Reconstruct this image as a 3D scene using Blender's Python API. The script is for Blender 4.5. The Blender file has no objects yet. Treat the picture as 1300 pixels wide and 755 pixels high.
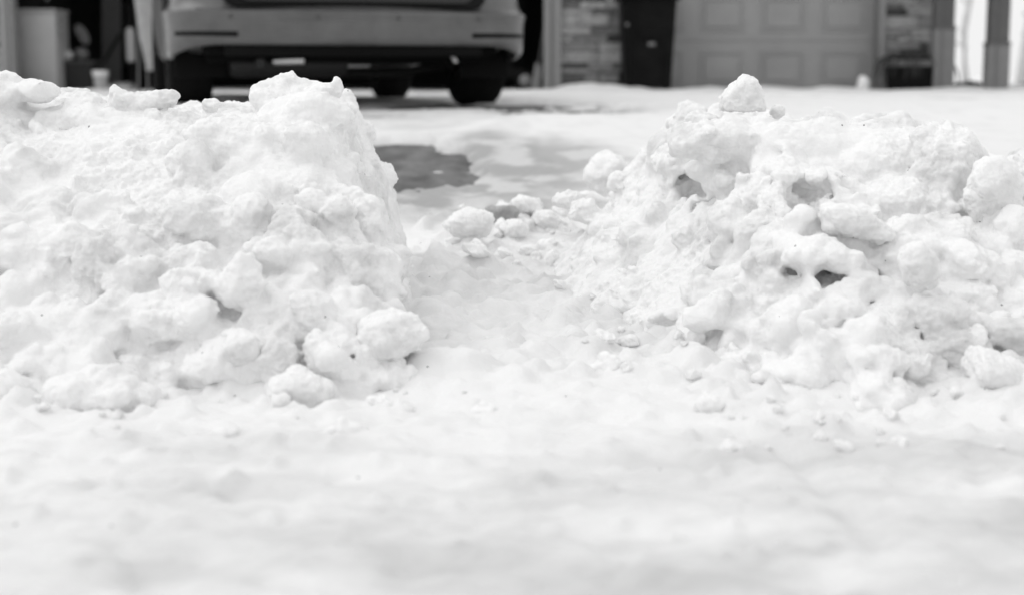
import bpy, bmesh, math, random
import numpy as np
from mathutils import Vector, Matrix
R = math.radians
random.seed(7)
scene = bpy.context.scene
COL = scene.collection

# ------------------------------------------------------------------ camera
PITCH = 7.385; FPX = 1805.56; CH = 0.5
cam_d = bpy.data.cameras.new('camera'); cam = bpy.data.objects.new('camera', cam_d); COL.objects.link(cam)
cam.location = (0, 0, CH); cam.rotation_euler = (R(90 - PITCH), 0, 0)
cam_d.lens = 50; cam_d.sensor_width = 36; cam_d.shift_y = -45.5 / 1300
cam_d.clip_start = 0.05; cam_d.clip_end = 2000
cam_d.dof.use_dof = True; cam_d.dof.focus_distance = 2.80; cam_d.dof.aperture_fstop = 2.8
scene.camera = cam
# ------------------------------------------------------------------ world, sun, exposure
SUN_EL, SUN_AZ = 55, 262       # elevation; azimuth of the sun, degrees clockwise from +Y
world = bpy.data.worlds.new('World'); scene.world = world; world.use_nodes = True
nt = world.node_tree; nt.nodes.clear()
sky = nt.nodes.new('ShaderNodeTexSky'); sky.sky_type = 'NISHITA'; sky.sun_disc = False
sky.sun_elevation = R(SUN_EL); sky.sun_rotation = R(SUN_AZ); sky.dust_density = 6; sky.air_density = 1.5
bw = nt.nodes.new('ShaderNodeRGBToBW'); bg = nt.nodes.new('ShaderNodeBackground'); wo = nt.nodes.new('ShaderNodeOutputWorld')
nt.links.new(sky.outputs[0], bw.inputs[0]); 
# thick cloud over most of the sky
tcw = nt.nodes.new('ShaderNodeTexCoord'); cn = nt.nodes.new('ShaderNodeTexNoise'); cn.inputs['Scale'].default_value = 2.2; cn.inputs['Detail'].default_value = 4
nt.links.new(tcw.outputs['Generated'], cn.inputs['Vector'])
cr_ = nt.nodes.new('ShaderNodeMapRange'); nt.links.new(cn.outputs[0], cr_.inputs[0])
cr_.inputs[1].default_value = .3; cr_.inputs[2].default_value = .7; cr_.inputs[3].default_value = 7.2; cr_.inputs[4].default_value = 8.8
mxw = nt.nodes.new('ShaderNodeMix'); mxw.data_type = 'FLOAT'; mxw.inputs[0].default_value = .9
nt.links.new(bw.outputs[0], mxw.inputs[2]); nt.links.new(cr_.outputs[0], mxw.inputs[3]); nt.links.new(mxw.outputs[0], bg.inputs[0])
nt.links.new(bg.outputs[0], wo.inputs[0])
bg.inputs[1].default_value = 0.10
sun_d = bpy.data.lights.new('sun', 'SUN'); sun = bpy.data.objects.new('sun', sun_d); COL.objects.link(sun)
sun_d.energy = 0.55; sun_d.angle = R(50); sun_d.color = (1, 1, 1)
sd = Vector((math.sin(R(SUN_AZ)) * math.cos(R(SUN_EL)), math.cos(R(SUN_AZ)) * math.cos(R(SUN_EL)), math.sin(R(SUN_EL))))
sun.rotation_euler = sd.to_track_quat('Z', 'Y').to_euler()
scene.view_settings.view_transform = 'Standard'; scene.view_settings.look = 'None'
scene.view_settings.gamma = 1; scene.view_settings.exposure = 0.33
scene.view_settings.use_curve_mapping = False
scene.render.engine = 'CYCLES'
scene.cycles.use_denoising = True
scene.cycles.max_bounces = 8; scene.cycles.diffuse_bounces = 6

# ------------------------------------------------------------------ helpers
SP, CP = math.sin(R(PITCH)), math.cos(R(PITCH))
def at(px, py, Y):
    u, v = px - 650, 332 - py
    t = Y / (FPX * CP + v * SP)
    return Vector((u * t, Y, CH + (-FPX * SP + v * CP) * t))
GY = np.array([-60, 3.0, 3.8, 5.0, 6.0, 8.0, 14.4, 30, 400.])
GZ = np.array([0, 0, .045, .155, .24, .335, .335, .32, .32])
def zg(y): return np.interp(y, GY, GZ)
def gp(px, py):                      # where the line of sight meets the ground
    lo = 0.5
    for i in range(4000):
        Y = 0.8 * 1.002 ** i
        if at(px, py, Y).z < float(zg(Y)): return at(px, py, Y)
    return at(px, py, 40)

def tag(o, label=None, cat=None, group=None, kind=None):
    if label: o['label'] = label
    if cat: o['category'] = cat
    if group: o['group'] = group
    if kind: o['kind'] = kind
    return o
def empty(name, loc=(0, 0, 0), rz=0):
    o = bpy.data.objects.new(name, None); COL.objects.link(o)
    o.location = loc; o.rotation_euler = (0, 0, rz); o.empty_display_size = .1
    return o
def link_mesh(name, me, mat=None, parent=None, smooth=False):
    o = bpy.data.objects.new(name, me); COL.objects.link(o)
    if mat: me.materials.append(mat)
    if parent: o.parent = parent
    if smooth: me.polygons.foreach_set('use_smooth', [True] * len(me.polygons))
    return o
def np_mesh(name, V, Q):
    me = bpy.data.meshes.new(name)
    n = Q.shape[1]
    me.vertices.add(len(V)); me.vertices.foreach_set('co', V.astype(np.float32).ravel())
    me.loops.add(Q.size); me.loops.foreach_set('vertex_index', Q.astype(np.int32).ravel())
    me.polygons.add(len(Q)); me.polygons.foreach_set('loop_start', np.arange(0, Q.size, n, dtype=np.int32))
    me.update(calc_edges=True); me.validate()
    me.polygons.foreach_set('use_smooth', np.ones(len(me.polygons), dtype=bool))
    return me
class MB:
    """collects simple solids into one bmesh"""
    def __init__(s): s.bm = bmesh.new()
    def box(s, c, d, rot=None, bev=0, taper=None):
        r = bmesh.ops.create_cube(s.bm, size=1)
        vs = r['verts']
        for v in vs:
            f = 1
            if taper and v.co.z < 0: f = taper
            v.co = Vector((v.co.x * d[0] * f, v.co.y * d[1] * f, v.co.z * d[2]))
        if bev:
            es = list({e for v in vs for e in v.link_edges})
            bb = bmesh.ops.bevel(s.bm, geom=es, offset=bev, segments=2, affect='EDGES', profile=.5)
            vs = list({v for f in bb['faces'] for v in f.verts} | {v for v in vs if v.is_valid})
        m = Matrix.Translation(c) @ (rot.to_4x4() if rot else Matrix())
        for v in vs: v.co = m @ v.co
        return s
    def cyl(s, a, b, r, r2=None, n=20):
        a = Vector(a); b = Vector(b); d = b - a
        q = d.to_track_quat('Z', 'Y').to_matrix().to_4x4()
        bmesh.ops.create_cone(s.bm, cap_ends=True, segments=n, radius1=r, radius2=r if r2 is None else r2, depth=d.length,
                              matrix=Matrix.Translation((a + b) / 2) @ q)
        return s
    def tube(s, pts, r, n=8):
        pts = [Vector(p) for p in pts]; rings = []
        for i, p in enumerate(pts):
            d = (pts[min(i + 1, len(pts) - 1)] - pts[max(i - 1, 0)]).normalized()
            q = d.to_track_quat('Z', 'Y')
            rr = r[i] if isinstance(r, (list, tuple)) else r
            rings.append([s.bm.verts.new(p + q @ Vector((math.cos(k * 2 * math.pi / n) * rr, math.sin(k * 2 * math.pi / n) * rr, 0))) for k in range(n)])
        for a, b in zip(rings, rings[1:]):
            for k in range(n): s.bm.faces.new((a[k], a[(k + 1) % n], b[(k + 1) % n], b[k]))
        s.bm.faces.new(rings[0][::-1]); s.bm.faces.new(rings[-1])
        return s
    def sph(s, c, r, sc=(1, 1, 1)):
        rr = bmesh.ops.create_icosphere(s.bm, subdivisions=3, radius=r)
        for v in rr['verts']: v.co = Vector((v.co.x * sc[0], v.co.y * sc[1], v.co.z * sc[2])) + Vector(c)
        return s
    def lathe(s, prof, n=32, c=(0, 0, 0), axis='Z', sx=1, sy=1):
        c = Vector(c); rings = []
        for (r, z) in prof:
            ring = []
            for k in range(n):
                a = 2 * math.pi * k / n
                p = Vector((math.cos(a) * r * sx, math.sin(a) * r * sy, z))
                if axis == 'X': p = Vector((p.z, p.x, p.y))
                if axis == 'Y': p = Vector((p.x, p.z, p.y))
                ring.append(s.bm.verts.new(c + p))
            rings.append(ring)
        for a, b in zip(rings, rings[1:]):
            for k in range(n): s.bm.faces.new((a[k], a[(k + 1) % n], b[(k + 1) % n], b[k]))
        return s
    def grid(s, rows, close=False):
        vv = [[s.bm.verts.new(p) for p in r] for r in rows]
        for a, b in zip(vv, vv[1:]):
            m = len(a)
            for k in range(m if close else m - 1): s.bm.faces.new((a[k], a[(k + 1) % m], b[(k + 1) % m], b[k]))
        return s
    def build(s, name, mat, parent=None, smooth=False, bev=0):
        bmesh.ops.recalc_face_normals(s.bm, faces=s.bm.faces)
        me = bpy.data.meshes.new(name); s.bm.to_mesh(me); s.bm.free()
        o = link_mesh(name, me, mat, parent)
        if smooth:
            me.polygons.foreach_set('use_smooth', [True] * len(me.polygons))
            try: me.set_sharp_from_angle(angle=R(40))
            except Exception: pass
        if bev:
            m = o.modifiers.new('bevel', 'BEVEL'); m.width = bev; m.segments = 2; m.limit_method = 'ANGLE'
        return o

# ------------------------------------------------------------------ materials
def mat(name, col, rough=.6, metal=0, noise=0, nscale=8, bump=0, bscale=30, island=0, coat=0, stretch=(1, 1, 1)):
    m = bpy.data.materials.new(name); m.use_nodes = True; t = m.node_tree; N = t.nodes; L = t.links
    p = N['Principled BSDF']; p.inputs['Roughness'].default_value = rough; p.inputs['Metallic'].default_value = metal
    p.inputs['Coat Weight'].default_value = coat
    p.inputs['Specular IOR Level'].default_value = .08 if col < .06 and not coat else .35
    p.inputs['Base Color'].default_value = (col, col, col, 1)
    tc = N.new('ShaderNodeTexCoord'); mp = N.new('ShaderNodeMapping'); mp.inputs['Scale'].default_value = stretch
    L.new(tc.outputs['Object'], mp.inputs[0])
    last = None
    if noise:
        n = N.new('ShaderNodeTexNoise'); n.inputs['Scale'].default_value = nscale; n.inputs['Detail'].default_value = 6
        n.inputs['Roughness'].default_value = .6
        L.new(mp.outputs[0], n.inputs['Vector'])
        r = N.new('ShaderNodeMapRange'); L.new(n.outputs[0], r.inputs[0])
        r.inputs[1].default_value = .3; r.inputs[2].default_value = .7
        r.inputs[3].default_value = col * (1 - noise); r.inputs[4].default_value = col * (1 + noise)
        last = r.outputs[0]
    if island:
        g = N.new('ShaderNodeNewGeometry'); r2 = N.new('ShaderNodeMapRange'); L.new(g.outputs['Random Per Island'], r2.inputs[0])
        r2.inputs[3].default_value = 1 - island; r2.inputs[4].default_value = 1 + island
        mu = N.new('ShaderNodeMath'); mu.operation = 'MULTIPLY'
        L.new(r2.outputs[0], mu.inputs[0])
        if last: L.new(last, mu.inputs[1])
        else: mu.inputs[1].default_value = col
        last = mu.outputs[0]
    if last: L.new(last, p.inputs['Base Color'])
    if bump:
        n = N.new('ShaderNodeTexNoise'); n.inputs['Scale'].default_value = bscale; n.inputs['Detail'].default_value = 5
        L.new(mp.outputs[0], n.inputs['Vector'])
        b = N.new('ShaderNodeBump'); b.inputs['Strength'].default_value = bump; b.inputs['Distance'].default_value = .02
        L.new(n.outputs[0], b.inputs['Height']); L.new(b.outputs[0], p.inputs['Normal'])
    return m

def snow_material(name, base=.89, dirt_shade=.15, attr=False):
    m = bpy.data.materials.new(name); m.use_nodes = True; t = m.node_tree; N = t.nodes; L = t.links
    p = N['Principled BSDF']; p.inputs['Roughness'].default_value = .75
    p.inputs['Specular IOR Level'].default_value = .25
    p.inputs['Subsurface Weight'].default_value = .2
    p.inputs['Subsurface Radius'].default_value = (1, 1, 1)
    p.inputs['Subsurface Scale'].default_value = .006
    tc = N.new('ShaderNodeTexCoord')
    n1 = N.new('ShaderNodeTexNoise'); n1.inputs['Scale'].default_value = 7; n1.inputs['Detail'].default_value = 7; n1.inputs['Roughness'].default_value = .62
    L.new(tc.outputs['Object'], n1.inputs['Vector'])
    r = N.new('ShaderNodeMapRange'); L.new(n1.outputs[0], r.inputs[0])
    r.inputs[1].default_value = .50; r.inputs[2].default_value = .78
    r.inputs[3].default_value = base; r.inputs[4].default_value = base - dirt_shade * 2.2  # random grey mottle: dirt, plus soft shading put into the colour
    # tiny grains of grit frozen into the snow
    v = N.new('ShaderNodeTexVoronoi'); v.inputs['Scale'].default_value = 38; v.inputs['Randomness'].default_value = 1
    L.new(tc.outputs['Object'], v.inputs['Vector'])
    l1 = N.new('ShaderNodeMath'); l1.operation = 'LESS_THAN'; l1.inputs[1].default_value = .075; L.new(v.outputs['Distance'], l1.inputs[0])
    sp = N.new('ShaderNodeSeparateColor'); L.new(v.outputs['Color'], sp.inputs[0])
    l2 = N.new('ShaderNodeMath'); l2.operation = 'GREATER_THAN'; l2.inputs[1].default_value = .93; L.new(sp.outputs[0], l2.inputs[0])
    mm = N.new('ShaderNodeMath'); mm.operation = 'MULTIPLY'; L.new(l1.outputs[0], mm.inputs[0]); L.new(l2.outputs[0], mm.inputs[1])
    mx = N.new('ShaderNodeMix'); mx.data_type = 'FLOAT'; L.new(mm.outputs[0], mx.inputs[0]); L.new(r.outputs[0], mx.inputs[2]); mx.inputs[3].default_value = .25
    out = mx.outputs[0]
    if attr:
        a = N.new('ShaderNodeAttribute'); a.attribute_name = 'slush'
        m2 = N.new('ShaderNodeMix'); m2.data_type = 'FLOAT'; L.new(a.outputs['Fac'], m2.inputs[0]); L.new(out, m2.inputs[2]); m2.inputs[3].default_value = .34
        out = m2.outputs[0]
    L.new(out, p.inputs['Base Color'])
    # crystals and crust
    n2 = N.new('ShaderNodeTexNoise'); n2.inputs['Scale'].default_value = 130; n2.inputs['Detail'].default_value = 6; n2.inputs['Roughness'].default_value = .7
    L.new(tc.outputs['Object'], n2.inputs['Vector'])
    b = N.new('ShaderNodeBump'); b.inputs['Strength'].default_value = .6; b.inputs['Distance'].default_value = .006
    L.new(n2.outputs[0], b.inputs['Height']); L.new(b.outputs[0], p.inputs['Normal'])
    return m
SNOW = snow_material('packed_snow')
SNOW_G = snow_material('trodden_snow', base=.86, dirt_shade=.05, attr=True)

# ------------------------------------------------------------------ noise + signed distance tools
def _hash(ix, iy, iz, seed):
    h = (ix.astype(np.uint32) * np.uint32(374761393) + iy.astype(np.uint32) * np.uint32(668265263)
         + iz.astype(np.uint32) * np.uint32(2147483647) + np.uint32(seed * 974634777 & 0xffffffff))
    h = (h ^ (h >> np.uint32(13))) * np.uint32(1274126177)
    return (h ^ (h >> np.uint32(16))).astype(np.float32) / np.float32(4294967295.0) * 2 - 1
def vn2(x, y, s, seed=0):
    """smooth value noise in the plane, period s metres"""
    x = np.asarray(x) / s + 1000; y = np.asarray(y) / s + 1000
    ix = np.floor(x).astype(np.int64); iy = np.floor(y).astype(np.int64)
    fx = (x - ix).astype(np.float32); fy = (y - iy).astype(np.float32)
    fx = fx * fx * fx * (fx * (fx * 6 - 15) + 10); fy = fy * fy * fy * (fy * (fy * 6 - 15) + 10)
    z = np.zeros_like(ix)
    a = _hash(ix, iy, z, seed); b = _hash(ix + 1, iy, z, seed); c = _hash(ix, iy + 1, z, seed); d = _hash(ix + 1, iy + 1, z, seed)
    return (a * (1 - fx) + b * fx) * (1 - fy) + (c * (1 - fx) + d * fx) * fy
def fbm2(x, y, s, o=4, seed=0, g=.5):
    r = 0; amp = 1; c, sn = math.cos(.6), math.sin(.6)
    for k in range(o):
        r = r + amp * vn2(x, y, s, seed + k * 17); amp *= g; s *= .5
        x, y = x * c - y * sn, x * sn + y * c
    return r
def up3(shape, h, s, rng):
    """cubic value noise on a voxel grid, one random number every s metres"""
    arr = rng.uniform(-1, 1, [int(n * h / s) + 5 for n in shape]).astype(np.float32)
    for ax, n in enumerate(shape):
        u = np.arange(n) * h / s + rng.uniform(0, .9); i = np.floor(u).astype(int); f = (u - i).astype(np.float32)
        w = [(1 - f) ** 3 / 6, (3 * f ** 3 - 6 * f ** 2 + 4) / 6, (-3 * f ** 3 + 3 * f ** 2 + 3 * f + 1) / 6, f ** 3 / 6]
        sh = [1, 1, 1]; sh[ax] = n
        arr = sum(np.take(arr, i + k, axis=ax) * w[k].reshape(sh) for k in range(4))
    return arr * 2.2
def smin(a, b, k):
    hh = np.clip(.5 + .5 * (b - a) / k, 0, 1)
    return b * (1 - hh) + a * hh - k * hh * (1 - hh)
def smax(a, b, k): return -smin(-a, -b, k)
def surface_nets(F, org, h):
    ins = F < 0
    n = F.shape
    cnt = np.zeros([k - 1 for k in n], np.uint8)
    for dx in (0, 1):
        for dy in (0, 1):
            for dz in (0, 1):
                cnt += ins[dx:n[0] - 1 + dx, dy:n[1] - 1 + dy, dz:n[2] - 1 + dz]
    act = (cnt > 0) & (cnt < 8)
    I, J, K = np.nonzero(act)
    idx = np.full(act.shape, -1, np.int32); idx[I, J, K] = np.arange(len(I))
    corner = {}
    for dx in (0, 1):
        for dy in (0, 1):
            for dz in (0, 1): corner[dx, dy, dz] = F[I + dx, J + dy, K + dz]
    P = np.zeros((len(I), 3), np.float32); c = np.zeros(len(I), np.float32)
    keys = list(corner)
    for a in keys:
        for ax in range(3):
            if a[ax]: continue
            b = list(a); b[ax] = 1; b = tuple(b)
            fa, fb = corner[a], corner[b]; m = (fa < 0) != (fb < 0)
            t = np.where(m, fa / np.where(m, fa - fb, 1), 0)
            for q in range(3): P[:, q] += np.where(m, a[q] + (t if q == ax else 0), 0)
            c += m
    P /= c[:, None]
    V = (np.stack([I, J, K], 1) + P) * h + np.array(org)
    Qs = []
    for ax in range(3):
        sl0 = [slice(None)] * 3; sl1 = [slice(None)] * 3
        sl0[ax] = slice(0, -1); sl1[ax] = slice(1, None)
        o1, o2 = [q for q in range(3) if q != ax]
        s0, s1 = ins[tuple(sl0)], ins[tuple(sl1)]
        E = np.array(np.nonzero(s0 != s1))
        ok = (E[o1] > 0) & (E[o2] > 0) & (E[o1] < n[o1] - 1) & (E[o2] < n[o2] - 1); E = E[:, ok]
        flip = s0[tuple(E)]
        def g(d1, d2):
            e = E.copy(); e[o1] -= d1; e[o2] -= d2; return idx[tuple(e)]
        q = np.stack([g(1, 1), g(0, 1), g(0, 0), g(1, 0)], 1)
        if ax == 1: flip = ~flip
        q[~flip] = q[~flip][:, ::-1]
        Qs.append(q)
    Q = np.concatenate(Qs); Q = Q[(Q >= 0).all(1)]
    return V, Q

class Field:
    def __init__(s, lo, hi, h, seed):
        s.lo = np.array(lo, float); s.h = h; s.n = [int((b - a) / h) + 1 for a, b in zip(lo, hi)]
        s.x = [s.lo[k] + np.arange(s.n[k]) * h for k in range(3)]
        s.rng = np.random.default_rng(seed)
        s.F = np.full(s.n, 1., np.float32)
    def height(s, H, slope=None):
        gx, gy = np.gradient(H, s.h)
        k = 1 / np.sqrt(1 + np.minimum(gx ** 2 + gy ** 2, 9))
        s.F = ((s.x[2][None, None, :] - H[:, :, None]) * k[:, :, None]).astype(np.float32)
    def _local(s, c, r):
        sl = []
        for k in range(3):
            a = int(max(0, (c[k] - r - s.lo[k]) // s.h)); b = int(min(s.n[k], (c[k] + r - s.lo[k]) // s.h + 2))
            if b <= a: return None, None
            sl.append(slice(a, b))
        X = np.stack(np.meshgrid(*[s.x[k][sl[k]] - c[k] for k in range(3)], indexing='ij'), -1).astype(np.float32)
        return tuple(sl), X
    def lump(s, c, rad, k=.006, M=None, planes=0, carve=False, rnd=.15):
        """rounded lump (planes = 0) or a broken angular block (planes > 0); carve digs it out instead"""
        R_ = max(rad) * 1.35 + .02
        sl, X = s._local(c, R_)
        if sl is None: return
        if M is None: M = np.array(Matrix.Rotation(s.rng.uniform(0, 6.28), 3, Vector(s.rng.normal(size=3)).normalized()))
        U = (X @ M.astype(np.float32)) / np.array(rad, np.float32)
        if planes:
            d = None
            dirs = s.rng.normal(size=(planes, 3)); dirs /= np.linalg.norm(dirs, axis=1)[:, None]
            for q in range(planes):
                dd = U @ dirs[q].astype(np.float32) - s.rng.uniform(.62, .9)
                d = dd if d is None else smax(d, dd, rnd)
            d = smax(d, np.sqrt((U ** 2).sum(-1)) - 1.12, rnd) * min(rad)
        else:
            L_ = np.sqrt((U ** 2).sum(-1))
            ph = s.rng.uniform(0, 6.28, 6); q1 = U @ s.rng.normal(size=(3, 3)).astype(np.float32) * 1.9; q2 = U @ s.rng.normal(size=(3, 3)).astype(np.float32) * 3.6
            L_ = L_ + .13 * np.sin(q1[..., 0] + ph[0]) * np.sin(q1[..., 1] + ph[1]) + .07 * np.sin(q2[..., 0] + ph[2]) * np.sin(q2[..., 1] + ph[3])
            d = (L_ - 1) * min(rad)
        s.F[sl] = smax(s.F[sl], -d, k) if carve else smin(s.F[sl], d, k)
    def surf(s, px, py, Y, push=0):
        """where the line of sight first meets the snow; falls back to depth Y on the skyline"""
        for y in np.arange(s.x[1][1], s.x[1][-2], .004):
            p = at(px, py, y); i = [int(round((p[k] - s.lo[k]) / s.h)) for k in range(3)]
            if all(0 <= i[k] < s.n[k] for k in range(3)) and s.F[tuple(i)] < 0:
                return at(px, py, min(y + push, Y + .25))
        return at(px, py, Y)
    def noise(s, sc, amp, bill=False):
        n = up3(s.n, s.h, sc, s.rng)
        if bill: n = np.abs(n) * 2 - .6
        s.F += -n * amp if bill else n * amp
    def mesh(s, name): 
        V, Q = surface_nets(s.F, s.lo, s.h)
        return V, Q
def smooth_step(t): t = np.clip(t, 0, 1); return t * t * (3 - 2 * t)

def subdivide(V, Q):
    """one linear 1:4 split of a quad mesh, then a light smoothing"""
    n = len(V); e = np.concatenate([Q[:, [0, 1]], Q[:, [1, 2]], Q[:, [2, 3]], Q[:, [3, 0]]]); e.sort(axis=1)
    key = e[:, 0].astype(np.int64) * n + e[:, 1]
    u, inv = np.unique(key, return_inverse=True)
    ea, eb = u // n, u % n
    EM = (V[ea] + V[eb]) * .5; FC = V[Q].mean(1)
    m = len(Q); k = n + inv.reshape(4, m); f = n + len(u) + np.arange(m)
    Q2 = np.concatenate([np.stack([Q[:, 0], k[0], f, k[3]], 1), np.stack([k[0], Q[:, 1], k[1], f], 1), np.stack([f, k[1], Q[:, 2], k[2]], 1), np.stack([k[3], f, k[2], Q[:, 3]], 1)])
    V2 = np.concatenate([V, EM, FC])
    for lam in (.6, .4):
        acc = np.zeros_like(V2, dtype=np.float64); c = np.zeros(len(V2))
        for i, j in ((0, 1), (1, 2), (2, 3), (3, 0)):
            for p_, q_ in ((i, j), (j, i)):
                for ax in range(3): acc[:, ax] += np.bincount(Q2[:, p_], weights=V2[Q2[:, q_], ax], minlength=len(V2))
                c += np.bincount(Q2[:, p_], minlength=len(V2))
        V2 = V2 * (1 - lam) + lam * acc / np.maximum(c, 1)[:, None]
    return V2, Q2
def normals(V, Q):
    fn = np.cross(V[Q[:, 2]] - V[Q[:, 0]], V[Q[:, 3]] - V[Q[:, 1]]); N = np.zeros_like(V, dtype=np.float64)
    for q in range(4):
        for ax in range(3): N[:, ax] += np.bincount(Q[:, q], weights=fn[:, ax], minlength=len(V))
    return N / np.maximum(np.linalg.norm(N, axis=1), 1e-12)[:, None]
def vn3(P, s, seed):
    P = P / s + 500.; I = np.floor(P).astype(np.int64); f = (P - I).astype(np.float32); f = f * f * (3 - 2 * f)
    r = 0
    for dx in (0, 1):
        for dy in (0, 1):
            for dz in (0, 1):
                w = (f[:, 0] if dx else 1 - f[:, 0]) * (f[:, 1] if dy else 1 - f[:, 1]) * (f[:, 2] if dz else 1 - f[:, 2])
                r = r + w * _hash(I[:, 0] + dx, I[:, 1] + dy, I[:, 2] + dz, seed)
    return r
def snow_mesh(name, f, sub=1, amps=((.016, .0030), (.009, .0024), (.005, .0017)), rough=None):
    V, Q = surface_nets(f.F, f.lo, f.h)
    for _ in range(sub): V, Q = subdivide(V, Q)
    N = normals(V, Q); D = 0; rot = np.array(Matrix.Rotation(.7, 3, Vector((1, 2, 3)).normalized()))
    P = V
    for k, (sz, am) in enumerate(amps):
        P = P @ rot; D = D + am * vn3(P, sz, 900 + k)
    # coarse sugary crust in some places, smooth melted skin in others
    k = smooth_step(vn3(V, .09, 77) * .9 + .5)
    V = V + N * (D * (.35 + .9 * k))[:, None]
    return np_mesh(name, V, Q)

# ================================================================== SETTING
# ---- ground: snow sheet to the horizon, bare asphalt showing through where it has worn away
def axis(lo, hi, a, b, step, grow):
    mid = list(np.arange(a, b, step)); L = []; x = a; d = step
    while x > lo: d *= grow; x -= d; L.append(x)
    U = []; x = mid[-1]; d = step
    while x < hi: d *= grow; x += d; U.append(x)
    return np.array(L[::-1] + mid + U)
gx = axis(-400, 400, -1.15, 1.35, .0075, 1.06)
gy = axis(-60, 600, 1.25, 4.2, .0075, 1.018)
GX, GYY = np.meshgrid(gx, gy, indexing='ij')
def patch(px, py, rx, ry, edge=.35, seed=0):
    """1 inside a worn patch whose centre is seen at px, py; half sizes in metres"""
    c = gp(px, py)
    d = np.sqrt(((GX - c.x) / rx) ** 2 + ((GYY - c.y) / ry) ** 2) + .35 * fbm2(GX, GYY * .5, .35, 4, 40 + seed)
    return smooth_step((1 - d) / edge + .5)
near = smooth_step((6 - GYY) / 3)
fine = near * smooth_step((GYY - .6) / .5)
road = smooth_step((2.6 - GYY) / .6)
chan = smooth_step((.5 - np.abs(GX - .02)) / .3)
H = zg(GYY) + .025
H += near * (.011 * fbm2(GX, GYY, .30, 4, 1) + .009 * fbm2(GX, GYY * 1.4, .10, 4, 2) + .0038 * fbm2(GX, GYY * 1.3, .035, 3, 3) * fine - .006 * np.maximum(0, .25 - np.abs(fbm2(GX * 1.2, GYY * .8, .28, 3, 31))) * 4)
H += near * .009 * np.maximum(0, fbm2(GX, GYY, .055, 3, 5)) * (.3 + .7 * smooth_step(fbm2(GX, GYY, .5, 2, 6) + .3))
H += (1 - near) * (.012 * fbm2(GX, GYY, 1.1, 4, 7))
H = (zg(GYY) + .025) + (H - zg(GYY) - .025) * (.75 + .25 * smooth_step((GYY - 1.85) / .3)) * 1.0
# tyre ridges and trodden humps on the driveway; low heaps along the garage front
H += .05 * np.exp(-((GYY - (6.3 + .25 * (GX - .2))) / .28) ** 2) * smooth_step((GX + .35) / .4) * (1 - smooth_step((GX - 2.2) / 1.))
H += .02 * np.exp(-((GYY - 9.4) / .5) ** 2) * (.6 + fbm2(GX, GYY, .9, 3, 8)) * smooth_step((GX + .3) / .5)
H += np.clip(smooth_step((GYY - 9) / 3), 0, 1) * smooth_step((14.3 - GYY) / .3) * (.022 * fbm2(GX, GYY, .5, 4, 35))
H += .030 * np.exp(-((GYY - 13.5) / .25) ** 2 - ((GX - .75) / .38) ** 2) + .02 * np.exp(-((GYY - 13.6) / .4) ** 2) * (1 + fbm2(GX, GYY, .3, 3, 9)) * smooth_step((GX - .3) / .3)
H += .03 * np.exp(-((GYY - 14.0) / .5) ** 2 - ((GX - 4.9) / .5) ** 2)
# wide shovelled walk: slightly hollow between the banks, heaped at its sides
H += .045 * (1 - chan) * smooth_step((GYY - 2.0) / .5) * near
H += .03 * np.exp(-((GX + .05) / .16) ** 2 - ((GYY - 3.85) / .25) ** 2)
for (px, py, rx, ry, am) in ((558, 352, .05, .12, .035), (590, 372, .03, .10, .02), (800, 345, .05, .06, .03), (640, 300, .08, .10, .02), (860, 385, .06, .08, .02), (548, 425, .06, .14, .04), (575, 495, .07, .08, .022), (540, 500, .06, .06, .02)):
    c = gp(px, py); H += am * np.exp(-((GX - c.x) / rx) ** 2 - ((GYY - c.y) / ry) ** 2)
# a scuffed ridge in the foreground right, and the low scraped hump beside the left bank
ra, rb = gp(1010, 600), gp(1090, 690)
tt = np.clip(((GX - ra.x) * (rb.x - ra.x) + (GYY - ra.y) * (rb.y - ra.y)) / ((rb - ra).length_squared), -.1, 1.3)
dd = np.hypot(GX - ra.x - tt * (rb.x - ra.x), GYY - ra.y - tt * (rb.y - ra.y))
H -= .010 * np.exp(-(dd / .018) ** 2)
crng = np.random.default_rng(5)
def crumbs(n, x0, x1, y0, y1, r0, r1, dens=None):
    global H
    for _ in range(n):
        x = crng.uniform(x0, x1); y = crng.uniform(y0, y1)
        if dens is not None and crng.uniform() > dens(x, y): continue
        r = min(r1, r0 * (1 - crng.uniform()) ** (-1 / 1.8)); e = crng.uniform(.7, 1.3); q = crng.uniform(.35, .9)
        i0, i1 = np.searchsorted(gx, (x - r * 1.5, x + r * 1.5)); j0, j1 = np.searchsorted(gy, (y - r * 1.5, y + r * 1.5))
        if i1 - i0 < 2 or j1 - j0 < 2: continue
        d2 = ((GX[i0:i1, j0:j1] - x) / (r * e)) ** 2 + ((GYY[i0:i1, j0:j1] - y) / (r / e)) ** 2
        H[i0:i1, j0:j1] += q * r * np.maximum(0, 1 - d2 * .6) ** 1.5 * (d2 < 1.66)
def toe(x, y):
    w = 1.0 if abs(x + .0) > .25 else .35
    return w * math.exp(-max(0, 2.12 - y) / .12) if y < 2.12 else w
crumbs(1500, -1.1, 1.3, 1.6, 2.25, .008, .024, toe)
crumbs(1100, -.25, .5, 2.2, 4.1, .008, .034, lambda x, y: .35 + .65 * min(1, abs(x - .05) / .2))
crumbs(450, -1.1, 1.3, 1.35, 2.1, .006, .013)
crumbs(400, -.2, .45, 2.2, 4.0, .010, .024)
dv = H - zg(GYY) - .045; H = np.where((dv > 0) & (GYY < 4.6), zg(GYY) + .045 + .03 * np.tanh(dv / .03), H)
bare = np.zeros_like(H)
rag = fbm2(GX, GYY * .7, .16, 4, 61, .7)
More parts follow.
